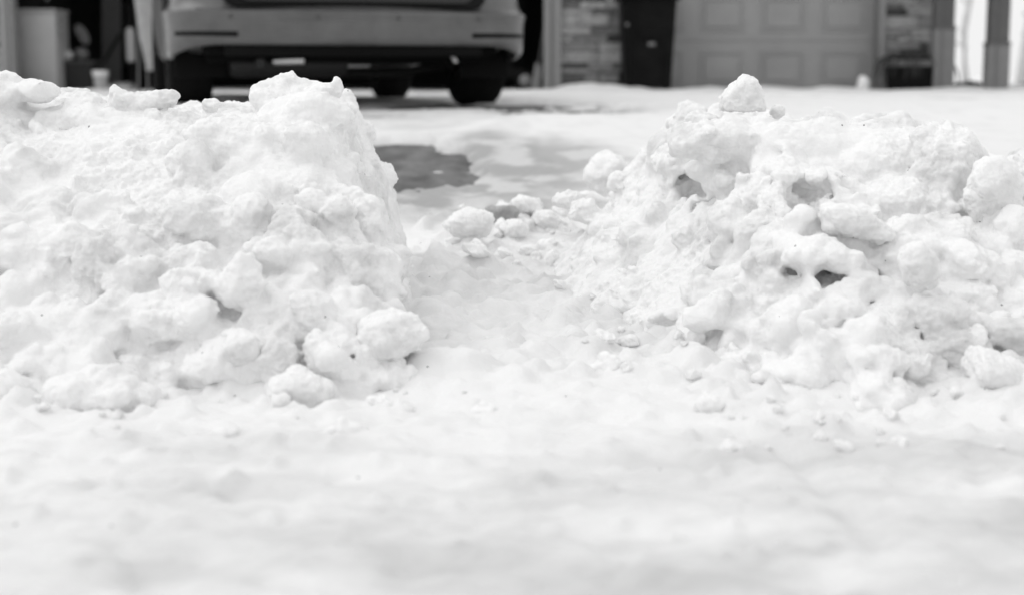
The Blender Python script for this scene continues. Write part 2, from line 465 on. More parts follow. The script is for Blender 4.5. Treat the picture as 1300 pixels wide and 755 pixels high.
for (px, py, rx, ry, e, am) in ((500, 207, .33, .68, .6, 1), (500, 128, 1.15, .40, .5, .9), (600, 133, .55, .25, .4, .9), 
                                (490, 153, .25, .20, .5, .7), (1175, 130, 1.0, .16, .4, .85), (1140, 124, .9, .14, .4, .8),
                                (738, 146, .36, .30, .9, .9), (615, 137, .60, .30, .5, 1), (560, 134, .5, .2, .5, .9)):
    bare = np.maximum(bare, am * patch(px, py, rx, ry, e, int(px)))
bare = smooth_step(bare + .28 * rag * (bare > .02) * (bare < .995) - .04 + .0 * bare) * (1 - .75 * smooth_step(fbm2(GX * .6, GYY, .22, 3, 63) * 1.6 - 1.15))
carbase = smooth_step((GYY - 7.2) / .5) * smooth_step((10.9 - GYY) / .6) * smooth_step((GX + 2.6) / .5) * smooth_step((.15 - GX) / .3)
H = np.where(GYY > 2.6, np.maximum(H, zg(GYY) + .010), H)
H = H * (1 - bare) + (zg(GYY) - .012 + .010 * fbm2(GX, GYY, .12, 3, 33)) * bare
sl = np.zeros_like(H)
for (px, py, rx, ry, e, am) in ((585, 225, .46, .80, .9, .92), (655, 212, .32, .70, .9, .85), (560, 160, .6, .35, .9, .4), (540, 250, .35, .25, .8, .45), (470, 165, .7, .4, .7, .35), (640, 265, .24, .32, .6, .8),
                                (720, 147, .8, .6, .9, .4), (600, 150, .9, .5, .9, .25), (560, 275, .15, .2, .9, .3)):
    sl = np.maximum(sl, am * patch(px, py, rx, ry, e, int(px) + 3) * (.55 + .45 * smooth_step(fbm2(GX, GYY * .7, .12, 4, 13) + .5)))
sl = np.maximum(sl, np.maximum(bare * .8, .6 * patch(505, 207, .38, .72, 1.0, 500)))
sl = np.maximum(sl, .35 * carbase)  # ground greyed across the car's footprint
sl = np.maximum(sl, (.20 + .24 * fbm2(GX, GYY * 2, .30, 5, 21, .65)) * smooth_step((1.97 - GYY + .10 * fbm2(GX, GYY, .3, 3, 22)) / .3))
sl = np.maximum(sl, .10 * smooth_step((GYY - 4.2) / .8))
sl = np.maximum(sl, (.07 + .20 * fbm2(GX, GYY * .7, .22, 5, 66, .65)) * smooth_step((.42 - np.abs(GX - .02)) / .25) * smooth_step((GYY - 2.1) / .5) * smooth_step((4.6 - GYY) / .6))
sl = np.clip(sl, 0, 1)
nX, nY = H.shape
V = np.stack([GX, GYY, H], -1).reshape(-1, 3)
ii, jj = np.meshgrid(np.arange(nX - 1), np.arange(nY - 1), indexing='ij'); a_ = (ii * nY + jj).ravel()
Q = np.stack([a_, a_ + nY, a_ + nY + 1, a_ + 1], 1)
me = np_mesh('snow_ground', V, Q)
at_ = me.attributes.new('slush', 'FLOAT', 'POINT'); at_.data.foreach_set('value', sl.ravel().astype(np.float32))
ground = link_mesh('snow_ground', me, SNOW_G); tag(ground, kind='structure')
def ground_h(x, y):
    i = int(np.clip(np.searchsorted(gx, x), 1, nX - 1)); j = int(np.clip(np.searchsorted(gy, y), 1, nY - 1))
    return float(H[i, j])
def gsurf(px, py):
    for y in np.arange(1.3, 8, .01):
        p = at(px, py, y)
        if p.z < ground_h(p.x, p.y): return p
    return gp(px, py)
ASPH = mat('asphalt', .14, .6, noise=.6, nscale=9, bump=.5, bscale=200, stretch=(1, .5, 1))
yy = axis(2.9, 14.38, 3.0, 14.3, .1, 1.0001)
m = MB(); m.grid([[Vector((x, y, float(zg(y)))) for x in (-4.6, -1, 0, 1, 4.9)] for y in yy if y < 14.39])
tag(m.build('driveway', ASPH), kind='structure')

# ================================================================== SNOW BANKS
def interp(x, pts):
    p = np.array(pts, float); return np.interp(x, p[:, 0], p[:, 1])
def scatter_lumps(f, Hf, n, rmin, rmax, alpha, region, embed=(.0, .7), k=.006, angular=.25):
    """power-law clods pressed into the surface"""
    rng = f.rng
    for _ in range(n):
        x = rng.uniform(region[0], region[1]); y = rng.uniform(region[2], region[3])
        i = int((x - f.lo[0]) / f.h); j = int((y - f.lo[1]) / f.h)
        if not (0 <= i < f.n[0] and 0 <= j < f.n[1]): continue
        r = rmin * (1 - rng.uniform()) ** (-1 / alpha); r = min(r, rmax)
        hz = Hf[i, j]
        if hz < -.01: continue
        wgt = region[4](x, y) if len(region) > 4 else 1
        if rng.uniform() > wgt: continue
        z = hz - r * rng.uniform(*embed)
        rad = [r * rng.uniform(.75, 1.2), r * rng.uniform(.75, 1.2), r * rng.uniform(.6, .95)]
        if rng.uniform() < angular: f.lump((x, y, z), [q * 1.2 for q in rad], k=k, planes=int(rng.integers(8, 13)), rnd=.22)
        else: f.lump((x, y, z), rad, k=k)

VH = .0050
# ---------------- left bank
fl = Field((-1.75, 1.86, -.04), (.06, 3.75, .60), VH, 11)
LX, LY = np.meshgrid(fl.x[0], fl.x[1], indexing='ij')
def colx(px, Y=2.75): return (px - 650) * Y / 1805.
ridge = [(-1.8, .47), (-1.2, .50)] + [(colx(px), .5 + (98 - py) / 656.) for px, py in
         ((0, 100), (30, 108), (75, 116), (110, 122), (160, 122), (230, 124), (290, 130), (320, 122), (345, 108), (380, 104), (425, 106), (437, 126), (465, 150), (480, 175))]
RZ = interp(LX + .03 * fbm2(LX, LY, .2, 2, 60), ridge) - .012
wob = .05 * fbm2(LX, LY, .22, 3, 51)
Yf = interp(LX, [(-1.8, 2.0), (-1.0, 2.05), (-.6, 2.08), (-.35, 2.09), (-.2, 2.13), (-.08, 2.3)]) + wob
Yr = 2.78 + .05 * fbm2(LX, LX * 0, .5, 2, 52)
t = np.clip((LY - Yf) / (Yr - Yf), -.6, 1)
prof = np.where(t > 0, 1 - (1 - np.clip(t, 0, 1)) ** 1.35, t * .5)
prof = prof * .93 + .07 * smooth_step(t * 5)
xe = interp(LY, [(1.9, -.16), (2.2, -.17), (2.35, -.215), (2.5, -.225), (2.75, -.22), (3.1, -.225), (3.5, -.26), (3.8, -.3)]) + .018 * fbm2(LY, LX, .16, 3, 53)
d = xe - LX
side = np.where(d > 0, np.clip(d / .12, 0, 1) ** .6, 0) + .15 * np.exp(-np.maximum(0, -d) / .045) * (d <= 0) + .15 * (d > 0) * (1 - np.clip(d / .12, 0, 1)) - .03
back = 1 - smooth_step((LY - 3.25) / .5) * 1.05
HL = RZ * np.minimum(prof, 1) * np.clip(back, -.2, 1)
HL = np.where(d > .12, HL, np.minimum(HL, RZ * side + .0))
HL += smooth_step(t * 3) * np.clip(d / .1, 0, 1) * (.018 * fbm2(LX, LY, .17, 3, 54) + .028 * np.maximum(0, fbm2(LX, LY, .12, 2, 55)) * smooth_step((2.6 - LY) / .3))
HL = HL - .02
fl.height(HL)
scatter_lumps(fl, HL, 1500, .010, .050, 1.45, (-1.7, -.06, 1.98, 2.62, lambda x, y: .35 + .65 * min(1, max(0, (2.5 - y) / .3))), (-.1, .75), .007, .15)
scatter_lumps(fl, HL, 140, .012, .035, 1.7, (-1.7, -.28, 2.5, 3.3), (.3, .9), .016, .0)
scatter_lumps(fl, HL, 200, .008, .016, 2.0, (-1.7, -.30, 2.66, 2.9), (-.3, .6), .004, .3)
for (px, py, Y, rad, pl) in ((4, 116, 2.74, (.045, .05, .035), 0), (45, 116, 2.73, (.036, .04, .022), 0), (108, 131, 2.75, (.034, .03, .022), 0), (146, 124, 2.76, (.014, .02, .022), 0), (152, 124, 2.76, (.022, .02, .014), 0),
                             (196, 129, 2.77, (.05, .03, .022), 0), (216, 122, 2.77, (.018, .02, .010), 0), (268, 133, 2.8, (.022, .02, .014), 0), (350, 124, 2.80, (.05, .05, .04), 0), (369, 105, 2.80, (.014, .015, .018), 0), (388, 113, 2.8, (.03, .02, .018), 0),
                             (412, 118, 2.78, (.030, .03, .02), 0), (431, 114, 2.78, (.012, .02, .024), 0), (427, 102, 2.78, (.008, .01, .010), 0),
                             (395, 150, 2.68, (.08, .05, .05), 0), (290, 180, 2.62, (.08, .06, .04), 0), (110, 150, 2.66, (.09, .06, .035), 0), (140, 200, 2.60, (.1, .06, .04), 0),
                             (300, 300, 2.44, (.075, .06, .055), 0), (370, 330, 2.42, (.08, .06, .06), 0), (60, 330, 2.36, (.06, .05, .045), 0), (20, 330, 2.38, (.05, .05, .05), 0), (95, 310, 2.38, (.035, .03, .03), 0),
                             (250, 400, 2.28, (.06, .05, .04), 0), (200, 400, 2.28, (.07, .05, .04), 0), (120, 430, 2.24, (.05, .045, .04), 0), (60, 420, 2.27, (.07, .05, .045), 0),
                             (310, 445, 2.23, (.05, .045, .04), 0), (270, 465, 2.2, (.045, .04, .035), 0), (15, 420, 2.27, (.05, .05, .04), 0), (140, 505, 2.14, (.07, .04, .02), 0), (340, 470, 2.2, (.05, .045, .04), 0),
                             (450, 350, 2.42, (.07, .06, .06), 0), 
                             (470, 470, 2.22, (.05, .05, .03), 0), (410, 410, 2.3, (.05, .05, .035), 0), (530, 470, 2.22, (.07, .05, .018), 0)):
    c = fl.surf(px, py, Y, rad[1] * .45) if py > 135 else at(px, py, Y); fl.lump(tuple(c), rad, k=.010 if not pl else .005, M=np.eye(3), planes=pl, rnd=.2)
for (px, py, Y, rad) in ((272, 378, 2.31, (.045, .05, .016)), (292, 392, 2.29, (.022, .05, .018)),
                         (445, 450, 2.22, (.02, .02, .012)), (250, 279, 2.50, (.009, .02, .007))):
    c = fl.surf(px, py, Y, .004) if py > 135 else at(px, py, Y); fl.lump(tuple(c), rad, k=.013, M=np.array(Matrix.Rotation(R(28), 3, 'Y')), carve=True)
zt = np.clip((fl.x[2] - .12) / .25, 0, 1)[None, None, :].astype(np.float32)     # lower part cloddy, upper face smoother
for sc_, am_, bl_ in ((.07, .008, False), (.038, .0075, True), (.019, .0034, True), (.011, .0016, False)):
    n_ = up3(fl.n, fl.h, sc_, fl.rng); n_ = -(np.abs(n_) * 2 - .6) if bl_ else n_
    fl.F += n_ * am_ * (1 - (.45 if bl_ else .2) * zt)
rc = fl.rng
for _ in range(260):      # rounded clods fused onto the lower slope
    x, y0_ = rc.uniform(-1.6, -.14), rc.uniform(2.04, 2.42)
    i_ = int((x - fl.lo[0]) / fl.h); j_ = int((y0_ - fl.lo[1]) / fl.h)
    col_ = fl.F[i_, j_]; kk = np.nonzero(col_ < 0)[0]
    if len(kk) == 0: continue
    r = min(.036, .011 * (1 - rc.uniform()) ** (-1 / 1.7)); z = fl.x[2][kk[-1]] - r * rc.uniform(-.1, .6)
    if z < .0: continue
    fl.lump((x, y0_, z), (r * rc.uniform(.85, 1.25), r * rc.uniform(.85, 1.2), r * rc.uniform(.75, 1)), k=.006)
me = snow_mesh('snow_bank', fl)
left_bank = link_mesh('snow_bank', me, SNOW)
tag(left_bank, 'tall steep-sided heap of ploughed snow filling the left of the shovelled gap, smooth upper face', 'snow bank', 'snow banks either side of the shovelled gap')

# ---------------- right bank
fr = Field((-.06, 1.86, -.04), (1.95, 4.05, .52), VH * 1.02, 23)
LX, LY = np.meshgrid(fr.x[0], fr.x[1], indexing='ij')
ridge = [(colx(px, 2.95), .5 + (98 - py) / 612.) for px, py in ((740, 250), (790, 210), (830, 184), (862, 152), (900, 142), (960, 142), (1060, 146), (1160, 152), (1225, 158), (1250, 200), (1300, 206), (1400, 200), (1700, 190))]
RZ = interp(LX + .02 * fbm2(LX, LY, .15, 2, 70), ridge) - .012
wob = .05 * fbm2(LX, LY, .25, 3, 71)
Yf = interp(LX, [(0, 3.2), (.2, 2.7), (.32, 2.35), (.42, 2.12), (.56, 2.06), (.66, 2.16), (1., 2.12), (2, 2.1)]) + wob
Yr = 2.92 + .04 * fbm2(LX, LX * 0, .5, 2, 72)
t = np.clip((LY - Yf) / (Yr - Yf), -.6, 1)
prof = np.where(t > 0, 1 - (1 - np.clip(t, 0, 1)) ** 1.25, t * .5)
xe = interp(LY, [(2.2, .36), (2.45, .24), (2.7, .13), (3.0, .05), (3.4, .0), (3.7, .0), (4.1, .3)]) + .02 * fbm2(LY, LX, .2, 3, 73)
d = LX - xe
side = np.where(d > 0, np.clip(d / .42, 0, 1) ** 1.35, d * .3)
back = 1 - smooth_step((LY - 3.3) / .6) * 1.1
HR = RZ * prof * np.clip(back, -.2, 1)
HR = np.minimum(HR, np.where(d > .42, 9, .46 * side))
# scraped, layered face where the shovel cut the bank
stri = fbm2((LX * .5 - LY * .86) * 1.0, (LX * .86 + LY * .5) * .18, .045, 4, 74)
HR += smooth_step((.62 - LX) / .15) * smooth_step(d * 12) * .011 * stri
HR += smooth_step(t * 3) * smooth_step(d * 8) * (.016 * fbm2(LX, LY, .16, 3, 75) + .02 * np.maximum(0, fbm2(LX, LY, .10, 2, 76)))
HR = HR - .02
fr.height(HR)
scatter_lumps(fr, HR, 1700, .010, .046, 1.4, (.35, 1.9, 1.95, 2.72, lambda x, y: .5 + .5 * min(1, max(0, (2.6 - y) / .3))), (-.1, .7), .005, .35)
scatter_lumps(fr, HR, 420, .009, .028, 1.7, (.0, .75, 2.3, 3.5), (.1, .8), .006, .4)
scatter_lumps(fr, HR, 160, .012, .035, 1.6, (.35, 1.9, 2.7, 3.4), (.2, .8), .012, .1)
# the big overhanging crust and the clods under it
for (px, py, Y, rad, pl) in ((1010, 200, 2.80, (.15, .10, .075), 0), (1110, 215, 2.76, (.16, .10, .085), 0), (1190, 220, 2.76, (.09, .10, .09), 0), (935, 180, 2.86, (.07, .08, .04), 0),
                             (1050, 235, 2.70, (.09, .07, .05), 0), (1150, 255, 2.68, (.10, .07, .04), 0), (985, 215, 2.76, (.06, .08, .05), 0), (895, 180, 2.9, (.045, .06, .035), 0), (865, 190, 2.9, (.03, .05, .03), 9),
                             (905, 160, 2.88, (.06, .05, .03), 10), (850, 205, 2.95, (.05, .06, .06), 0),
                             (948, 262, 2.62, (.036, .04, .052), 0), (984, 262, 2.60, (.030, .04, .05), 0), (968, 300, 2.55, (.05, .05, .05), 0), (925, 285, 2.62, (.04, .05, .045), 0),
                             (1080, 285, 2.55, (.07, .05, .035), 10), (1060, 310, 2.50, (.09, .06, .04), 0), (1030, 330, 2.46, (.06, .05, .04), 0), (1115, 320, 2.47, (.07, .05, .04), 0),
                             (1168, 335, 2.44, (.045, .045, .055), 0), (1210, 305, 2.52, (.05, .04, .035), 10), (1260, 240, 2.66, (.045, .04, .05), 0), (1285, 290, 2.52, (.05, .05, .05), 0), (1290, 235, 2.7, (.03, .03, .03), 9),
                             (1240, 340, 2.45, (.06, .05, .04), 0), (1010, 400, 2.32, (.04, .04, .03), 0), (1060, 400, 2.32, (.06, .05, .04), 0), (1140, 400, 2.32, (.08, .05, .035), 0), (1045, 440, 2.26, (.035, .035, .045), 10),
                             (1100, 455, 2.22, (.06, .04, .03), 0), (990, 350, 2.44, (.05, .04, .03), 0), (1020, 478, 2.19, (.06, .04, .025), 0), (1180, 480, 2.18, (.05, .04, .022), 0), (1080, 370, 2.38, (.06, .05, .03), 0),
                             (800, 300, 3.0, (.04, .04, .03), 0), (840, 270, 2.95, (.05, .05, .04), 0), (770, 330, 2.95, (.035, .03, .02), 0), (880, 300, 2.75, (.04, .04, .03), 0),
                             (870, 400, 2.75, (.05, .03, .012), 0), (930, 400, 2.55, (.05, .03, .015), 0), (745, 270, 3.3, (.05, .04, .035), 9), (720, 255, 3.4, (.04, .04, .03), 9)):
    c = fr.surf(px, py, Y, rad[1] * .45) if py > 175 else at(px, py, Y); fr.lump(tuple(c), rad, k=.009 if not pl else .005, M=np.eye(3), planes=pl, rnd=.2)
for (px, py, Y, rad, an) in ((880, 240, 2.74, (.052, .14, .032), 32), (900, 250, 2.74, (.03, .14, .026), 32), (862, 222, 2.78, (.026, .06, .026), 10), (905, 256, 2.70, (.040, .06, .020), 30), (888, 262, 2.7, (.03, .05, .016), 25),
                             (1014, 256, 2.62, (.026, .07, .034), -15), (1026, 244, 2.62, (.030, .05, .014), -5), (1004, 274, 2.60, (.012, .05, .022), 0), (1224, 276, 2.62, (.020, .05, .014), 42),
                             (1058, 352, 2.42, (.075, .04, .015), 4), (1018, 348, 2.43, (.030, .03, .012), 10), (1090, 350, 2.42, (.05, .04, .012), 12), (998, 392, 2.33, (.030, .02, .026), 20), (1218, 464, 2.17, (.022, .04, .014), 30)):
    c = fr.surf(px, py, Y, .010); fr.lump(tuple(c), (rad[0], rad[1] * .7, rad[2]), k=.012, M=np.array(Matrix.Rotation(R(an), 3, 'Y')), carve=True)
# lips of crust that stand out over the hollows
for (px, py, rad, out) in ((848, 205, (.026, .03, .016), .030), (872, 204, (.034, .035, .016), .040), (900, 213, (.034, .035, .017), .040), (922, 228, (.026, .03, .018), .035), (856, 192, (.03, .04, .02), .02),
                           (1000, 226, (.03, .035, .014), .02), (1030, 224, (.035, .035, .014), .02), (1015, 322, (.035, .035, .016), .014), (1060, 328, (.038, .035, .016), .018), (1100, 334, (.035, .03, .016), .014), (1215, 262, (.03, .03, .014), .02)):
    c = fr.surf(px, py, 2.8, .0); c = at(px, py, c.y - out + rad[1] * .6); fr.lump(tuple(c), rad, k=.014, M=np.eye(3))
fr.noise(.07, .008); fr.noise(.036, .0072, True); fr.noise(.018, .0034, True); fr.noise(.011, .0016)
rc = fr.rng
for _ in range(330):      # rounded clods fused onto the lower slope
    x, y0_ = rc.uniform(.30, 1.8), rc.uniform(2.04, 2.56)
    i_ = int((x - fr.lo[0]) / fr.h); j_ = int((y0_ - fr.lo[1]) / fr.h)
    col_ = fr.F[i_, j_]; kk = np.nonzero(col_ < 0)[0]
    if len(kk) == 0: continue
    r = min(.036, .011 * (1 - rc.uniform()) ** (-1 / 1.7)); z = fr.x[2][kk[-1]] - r * rc.uniform(-.1, .6)
    if z < .0: continue
    fr.lump((x, y0_, z), (r * rc.uniform(.85, 1.25), r * rc.uniform(.85, 1.2), r * rc.uniform(.75, 1)), k=.006)
rc = fr.rng
for _ in range(40):      # rounded clods fused onto the lower slope
    x, y0_ = rc.uniform(.1, .5), rc.uniform(2.5, 3.4)
    i_ = int((x - fr.lo[0]) / fr.h); j_ = int((y0_ - fr.lo[1]) / fr.h)
    col_ = fr.F[i_, j_]; kk = np.nonzero(col_ < 0)[0]
    if len(kk) == 0: continue
    r = min(.036, .011 * (1 - rc.uniform()) ** (-1 / 1.7)); z = fr.x[2][kk[-1]] - r * rc.uniform(-.1, .6)
    if z < .0: continue
    fr.lump((x, y0_, z), (r * rc.uniform(.85, 1.25), r * rc.uniform(.85, 1.2), r * rc.uniform(.75, 1)), k=.006)
me = snow_mesh('snow_bank', fr)
right_bank = link_mesh('snow_bank', me, SNOW)
tag(right_bank, 'lumpy heap of broken snow right of the shovelled gap, dark hollows under its crust', 'snow bank', 'snow banks either side of the shovelled gap')

# ---------------- loose chunks, each its own thing
def path_chunk(px, foot, rad, *a, **k):
    p = gsurf(px, foot); q = p.y / 3.85; r2 = tuple(v * q for v in rad)
    if 'extra' in k: k['extra'] = [(tuple(v * q for v in c), tuple(v * q for v in r)) for c, r in k['extra']]
    return chunk(px, foot, p.y + r2[1] * .6, r2, *a, z=ground_h(p.x, p.y) + r2[2] * .72, **k)
def chunk(px, py, Y, rad, label, planes=0, seed=0, rz=0, rot=None, k=.0, rnd=.16, extra=(), z=None):
    h = max(.0028, max(rad) / 26)
    pad = max(rad) * 1.3 + .02
    f = Field((-pad,) * 3, (pad,) * 3, h, 100 + seed)
    f.lump((0, 0, 0), rad, k=.001, M=np.array(rot) if rot else np.eye(3), planes=planes, rnd=rnd)
    for (c, r_) in extra: f.lump(c, r_, k=.012, M=np.eye(3))
    f.noise(max(rad) * .9, max(rad) * .07); f.noise(.022, .0028, True); f.noise(.012, .0014)
    me = snow_mesh('snow_chunk', f)
    o = link_mesh('snow_chunk', me, SNOW); o.location = at(px, py, Y) if z is None else (*at(px, py, Y).xy, z)
    tag(o, label, 'snow chunk', 'loose chunks of snow')
    return o
chunk(490, 425, fl.surf(490, 450, 2.25).y + .015, (.055, .05, .040), 'smooth round boulder of snow at the right foot of the left bank', 0, 5)
chunk(381, 494, fl.surf(381, 510, 2.1).y + .01, (.050, .045, .034), 'smooth oval ball of snow at the front toe of the left bank', 0, 6)
path_chunk(599, 302, (.062, .05, .042), 'double-humped ball of snow in the path, left of the other path chunks', 0, 7, extra=[((-.035, 0, -.006), (.035, .04, .030))])
path_chunk(654, 303, (.038, .035, .030), 'small round ball of snow in the path beside the double-humped one', 0, 8)
path_chunk(668, 281, (.048, .04, .045), 'upright broken chunk of snow standing behind the small ball in the path', 10, 9)
dc = path_chunk(632, 288, (.050, .04, .036), 'dirty grey clod of slush lying in the path between white chunks', 9, 10)
dc.data.materials.clear(); dc.data.materials.append(snow_material('dirty_slush', base=.42, dirt_shade=.12))
path_chunk(694, 292, (.036, .03, .026), 'low knobbly clod at the right edge of the path near the right bank', 0, 11)
chunk(772, 222, 4.0, (.060, .06, .062), 'blurred rounded boulder of snow just behind the left slope of the right bank', 0, 12)
chunk(738, 262, 3.75, (.070, .05, .035), 'flat slab of snow half buried at the back of the right bank slope', 10, 13)
chunk(796, 352, 2.93, (.028, .025, .018), 'little clod with a dark hollow at the right side of the path', 9, 14)
chunk(898, 396, 2.72, (.026, .025, .018), 'small round pellet of snow at the base of the right bank slope', 0, 15)
chunk(1262, 240, fr.surf(1262, 265, 2.65).y + .02, (.048, .04, .052), 'tall rounded chunk perched at the right end of the overhanging crust', 0, 16)
chunk(1098, 552, 2.03, (.024, .02, .010), 'flat crumb of snow on the ground in front of the right bank', 0, 18)
chunk(310, 440, fl.surf(310, 455, 2.2).y + .01, (.036, .03, .026), 'fist-sized clod low on the left bank face', 0, 19)
chunk(585 / 2, 512, 2.12, (.020, .02, .012), 'tiny clod at the toe of the left bank beside the oval ball', 0, 20)
chunk(1095, 109, 13.9, (.055, .05, .10), 'little upright lump of snow by the closed garage door corner', 0, 21)

def poly_chunk(pts, Y, depth, label, seed, lean=.15, rnd=.008):
    """broken block whose front face has the given outline; real thickness, bevelled and crumbly"""
    W = np.array([tuple(at(px, py, Y)) for px, py in pts])[:, [0, 2]]; c = W.mean(0); W = W - c
    ext = np.abs(W).max() + .03
    f = Field((-ext, -depth - .03, -ext), (ext, depth + .03, ext), .003, 300 + seed)
    X, Yy, Z = np.meshgrid(*f.x, indexing='ij', sparse=True)
    d = None; n = len(W); area = sum(W[i, 0] * W[(i + 1) % n, 1] - W[(i + 1) % n, 0] * W[i, 1] for i in range(n))
    for i in range(n):
        e = W[(i + 1) % n] - W[i]; nn = np.array([e[1], -e[0]]) * (1 if area > 0 else -1); nn = nn / np.linalg.norm(nn)
        tilt = f.rng.uniform(-.1, .45)
        dd = ((X - W[i, 0]) * nn[0] + (Z - W[i, 1]) * nn[1] + np.abs(Yy) * tilt) / math.sqrt(1 + tilt * tilt)
        d = dd if d is None else smax(d, dd, rnd)
    for sg in (-1, 1):
        a_ = f.rng.uniform(-.3, .3); b_ = f.rng.uniform(-.1, .35)
        d = smax(d, (sg * Yy + a_ * X + b_ * Z - depth) / math.sqrt(1 + a_ * a_ + b_ * b_), rnd * 1.5)
    f.F = d.astype(np.float32)
    f.noise(.05, .005); f.noise(.022, .0024, True); f.noise(.011, .0012)
    me = snow_mesh('snow_chunk', f); o = link_mesh('snow_chunk', me, SNOW); o.location = (c[0], Y, c[1])
    return tag(o, label, 'snow chunk', 'loose chunks of snow')
poly_chunk([(913, 142), (914, 121), (926, 108), (942, 90), (963, 97), (973, 118), (973, 142)], 2.84, .045, 'angular white block of snow standing on the crest of the right bank', 1)
poly_chunk([(1229, 470), (1237, 437), (1258, 438), (1300, 460), (1345, 480), (1340, 505), (1262, 503), (1235, 490)], fr.surf(1275, 500, 2.12).y + .0, .05, 'large angular block of snow at the right bank foot, cut by the photo edge', 9)
poly_chunk([(1172, 450), (1188, 426), (1240, 412), (1252, 420), (1234, 466), (1196, 468)], fr.surf(1210, 466, 2.2).y + .0, .045, 'blunt wedge of snow leaning beside the large angular block at the right', 4)
poly_chunk([(975, 150), (976, 134), (984, 129), (996, 130), (1001, 150)], 2.86, .02, 'small rounded nub of snow on the crest just right of the angular block', 2, rnd=.012)
poly_chunk([(1036, 268), (1044, 255), (1075, 254), (1110, 270), (1138, 296), (1120, 312), (1050, 300)], fr.surf(1085, 300, 2.5).y + .01, .05, 'pale broken slab of snow lying just below the dark hollow of the right bank', 5, rnd=.014)
poly_chunk([(1140, 350), (1143, 315), (1160, 303), (1182, 310), (1196, 340), (1186, 372), (1155, 372)], fr.surf(1168, 372, 2.4).y + .005, .045, 'tall egg-shaped lump of snow in the middle of the right bank front', 6, rnd=.02)

# crumbs of snow lying about: four shapes, copied
protos = []
for q in range(4):
    f = Field((-.04,) * 3, (.04,) * 3, .0026, 400 + q); f.lump((0, 0, 0), (.021, .017, .014), k=.001, planes=(7, 9, 8, 10)[q], rnd=.10); f.lump((.012, .006 * (q - 1.5), .002), (.010, .012, .009), k=.004)
    f.noise(.02, .0045, True); f.noise(.01, .0012); protos.append(snow_mesh('snow_crumb', f)); protos[-1].materials.append(SNOW)
prg = random.Random(3)
def crumb(px, py, sc, label, group):
    p = gsurf(px, py); o = bpy.data.objects.new('snow_crumb', prg.choice(protos)); COL.objects.link(o)
    o.location = (p.x, p.y, ground_h(p.x, p.y) - .001 * sc); o.scale = (sc * prg.uniform(.8, 1.3), sc, sc * prg.uniform(.7, 1.1)); o.rotation_euler = (prg.uniform(-.6, .6), prg.uniform(-.6, .6), prg.uniform(0, 6.28))
    tag(o, label, 'snow crumb', group)
def pw(lo, hi): return min(hi, lo * (1 - prg.random()) ** (-1 / 1.5))
for k in range(40): crumb(prg.triangular(560, 800, 720), prg.uniform(262, 335), pw(.35, 1.8), 'small crumb of snow lying at the far end of the gap between the banks', 'crumbs at the far end of the gap')
for k in range(34): crumb(prg.triangular(700, 960, 900), prg.uniform(330, 480), pw(.25, 1.2), 'small crumb of snow spilled from the right bank onto the path', 'crumbs spilled from the right bank')
for k in range(20): crumb(prg.uniform(10, 620), prg.triangular(495, 560, 500), pw(.25, 1.0), 'small crumb of snow lying in front of the left bank', 'crumbs before the left bank')
for k in range(30): crumb(prg.uniform(850, 1290), prg.triangular(490, 590, 500), pw(.25, 1.3), 'small crumb of snow lying in front of the right bank', 'crumbs before the right bank')

# grit
GRIT = mat('grit', .035, .8, noise=.3)
for q, (px, py, Y, r) in enumerate(((95, 532, None, .0035), (548, 294, None, .003), (601, 439, None, .003), (813, 422, None, .0025), (884, 318, 2.62, .0025), (998, 226, 2.70, .0025), (1252, 214, 2.62, .003), (990, 402, 2.27, .002))):
    p = gp(px, py) if Y is None else (fr.surf(px, py, Y) if px > 850 else fl.surf(px, py, Y))
    g = bmesh.new(); bmesh.ops.create_icosphere(g, subdivisions=2, radius=r)
    for v in g.verts: v.co *= random.uniform(.65, 1.15)
    me = bpy.data.meshes.new('grit_speck'); g.to_mesh(me); g.free()
    o = link_mesh('grit_speck', me, GRIT); o.location = p + Vector((0, 0, .012 if Y is None else 0))
    tag(o, 'tiny dark speck of grit on the white snow', 'grit', 'grit specks on the snow')

# ================================================================== HOUSE
HY = 14.4
def hx(px, Y=HY): return (px - 650) / 1805.56 * Y
HZ = .325
TRIM = mat('painted_trim', .27, .5, noise=.08, nscale=20)
TRIM_D = mat('trim_edge', .16, .5)
DOORM = mat('garage_door_paint', .29, .45, noise=.12, nscale=1.5)
STONE = mat('ledge_stone', .23, .85, noise=.5, nscale=18, island=.9, bump=.6, bscale=60, stretch=(1, 1, 3))
MORTAR = mat('mortar', .02, .95)
SIDING = mat('siding', .22, .6, noise=.05)
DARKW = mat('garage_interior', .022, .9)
ROOFM = mat('roof_shingle', .06, .9, noise=.3)
house = empty('garage_house', (0, HY, HZ)); tag(house, 'stone-faced house front with one open garage bay and one closed panelled garage door', 'house')
def hb(mb, x0, x1, y0, y1, z0, z1, bev=0):   # box in house coordinates (y relative to HY, z to HZ)
    mb.box(((x0 + x1) / 2, (y0 + y1) / 2, (z0 + z1) / 2), (abs(x1 - x0), abs(y1 - y0), abs(z1 - z0)), bev=bev); return mb
xl0, xl1 = hx(25), hx(690)        # open bay
xr0, xr1 = hx(800), hx(1106)      # closed door
DH = 2.13
def stone_part(x0, x1, name='stone_pier'):
    m = MB(); hb(m, x0, x1, .03, .20, -.05, 3.0); back = m.build('mortar_bed', MORTAR)
    m = MB(); z = -.02; rs = random.Random(int(x0 * 100))
    while z < 3.0:
        hgt = rs.choice((.05, .07, .09, .12)); x = x0
        while x < x1 - .01:
            w = min(rs.uniform(.12, .38), x1 - x)
            if x1 - (x + w) < .07: w = x1 - x
            dep = rs.uniform(.0, .03)
            hb(m, x + .003, x + w - .003, -.02 + dep, .06, z + .003, z + hgt - .003, bev=.006)
            x += w
        z += hgt
    o = m.build(name, STONE, house); back.parent = o
    return o
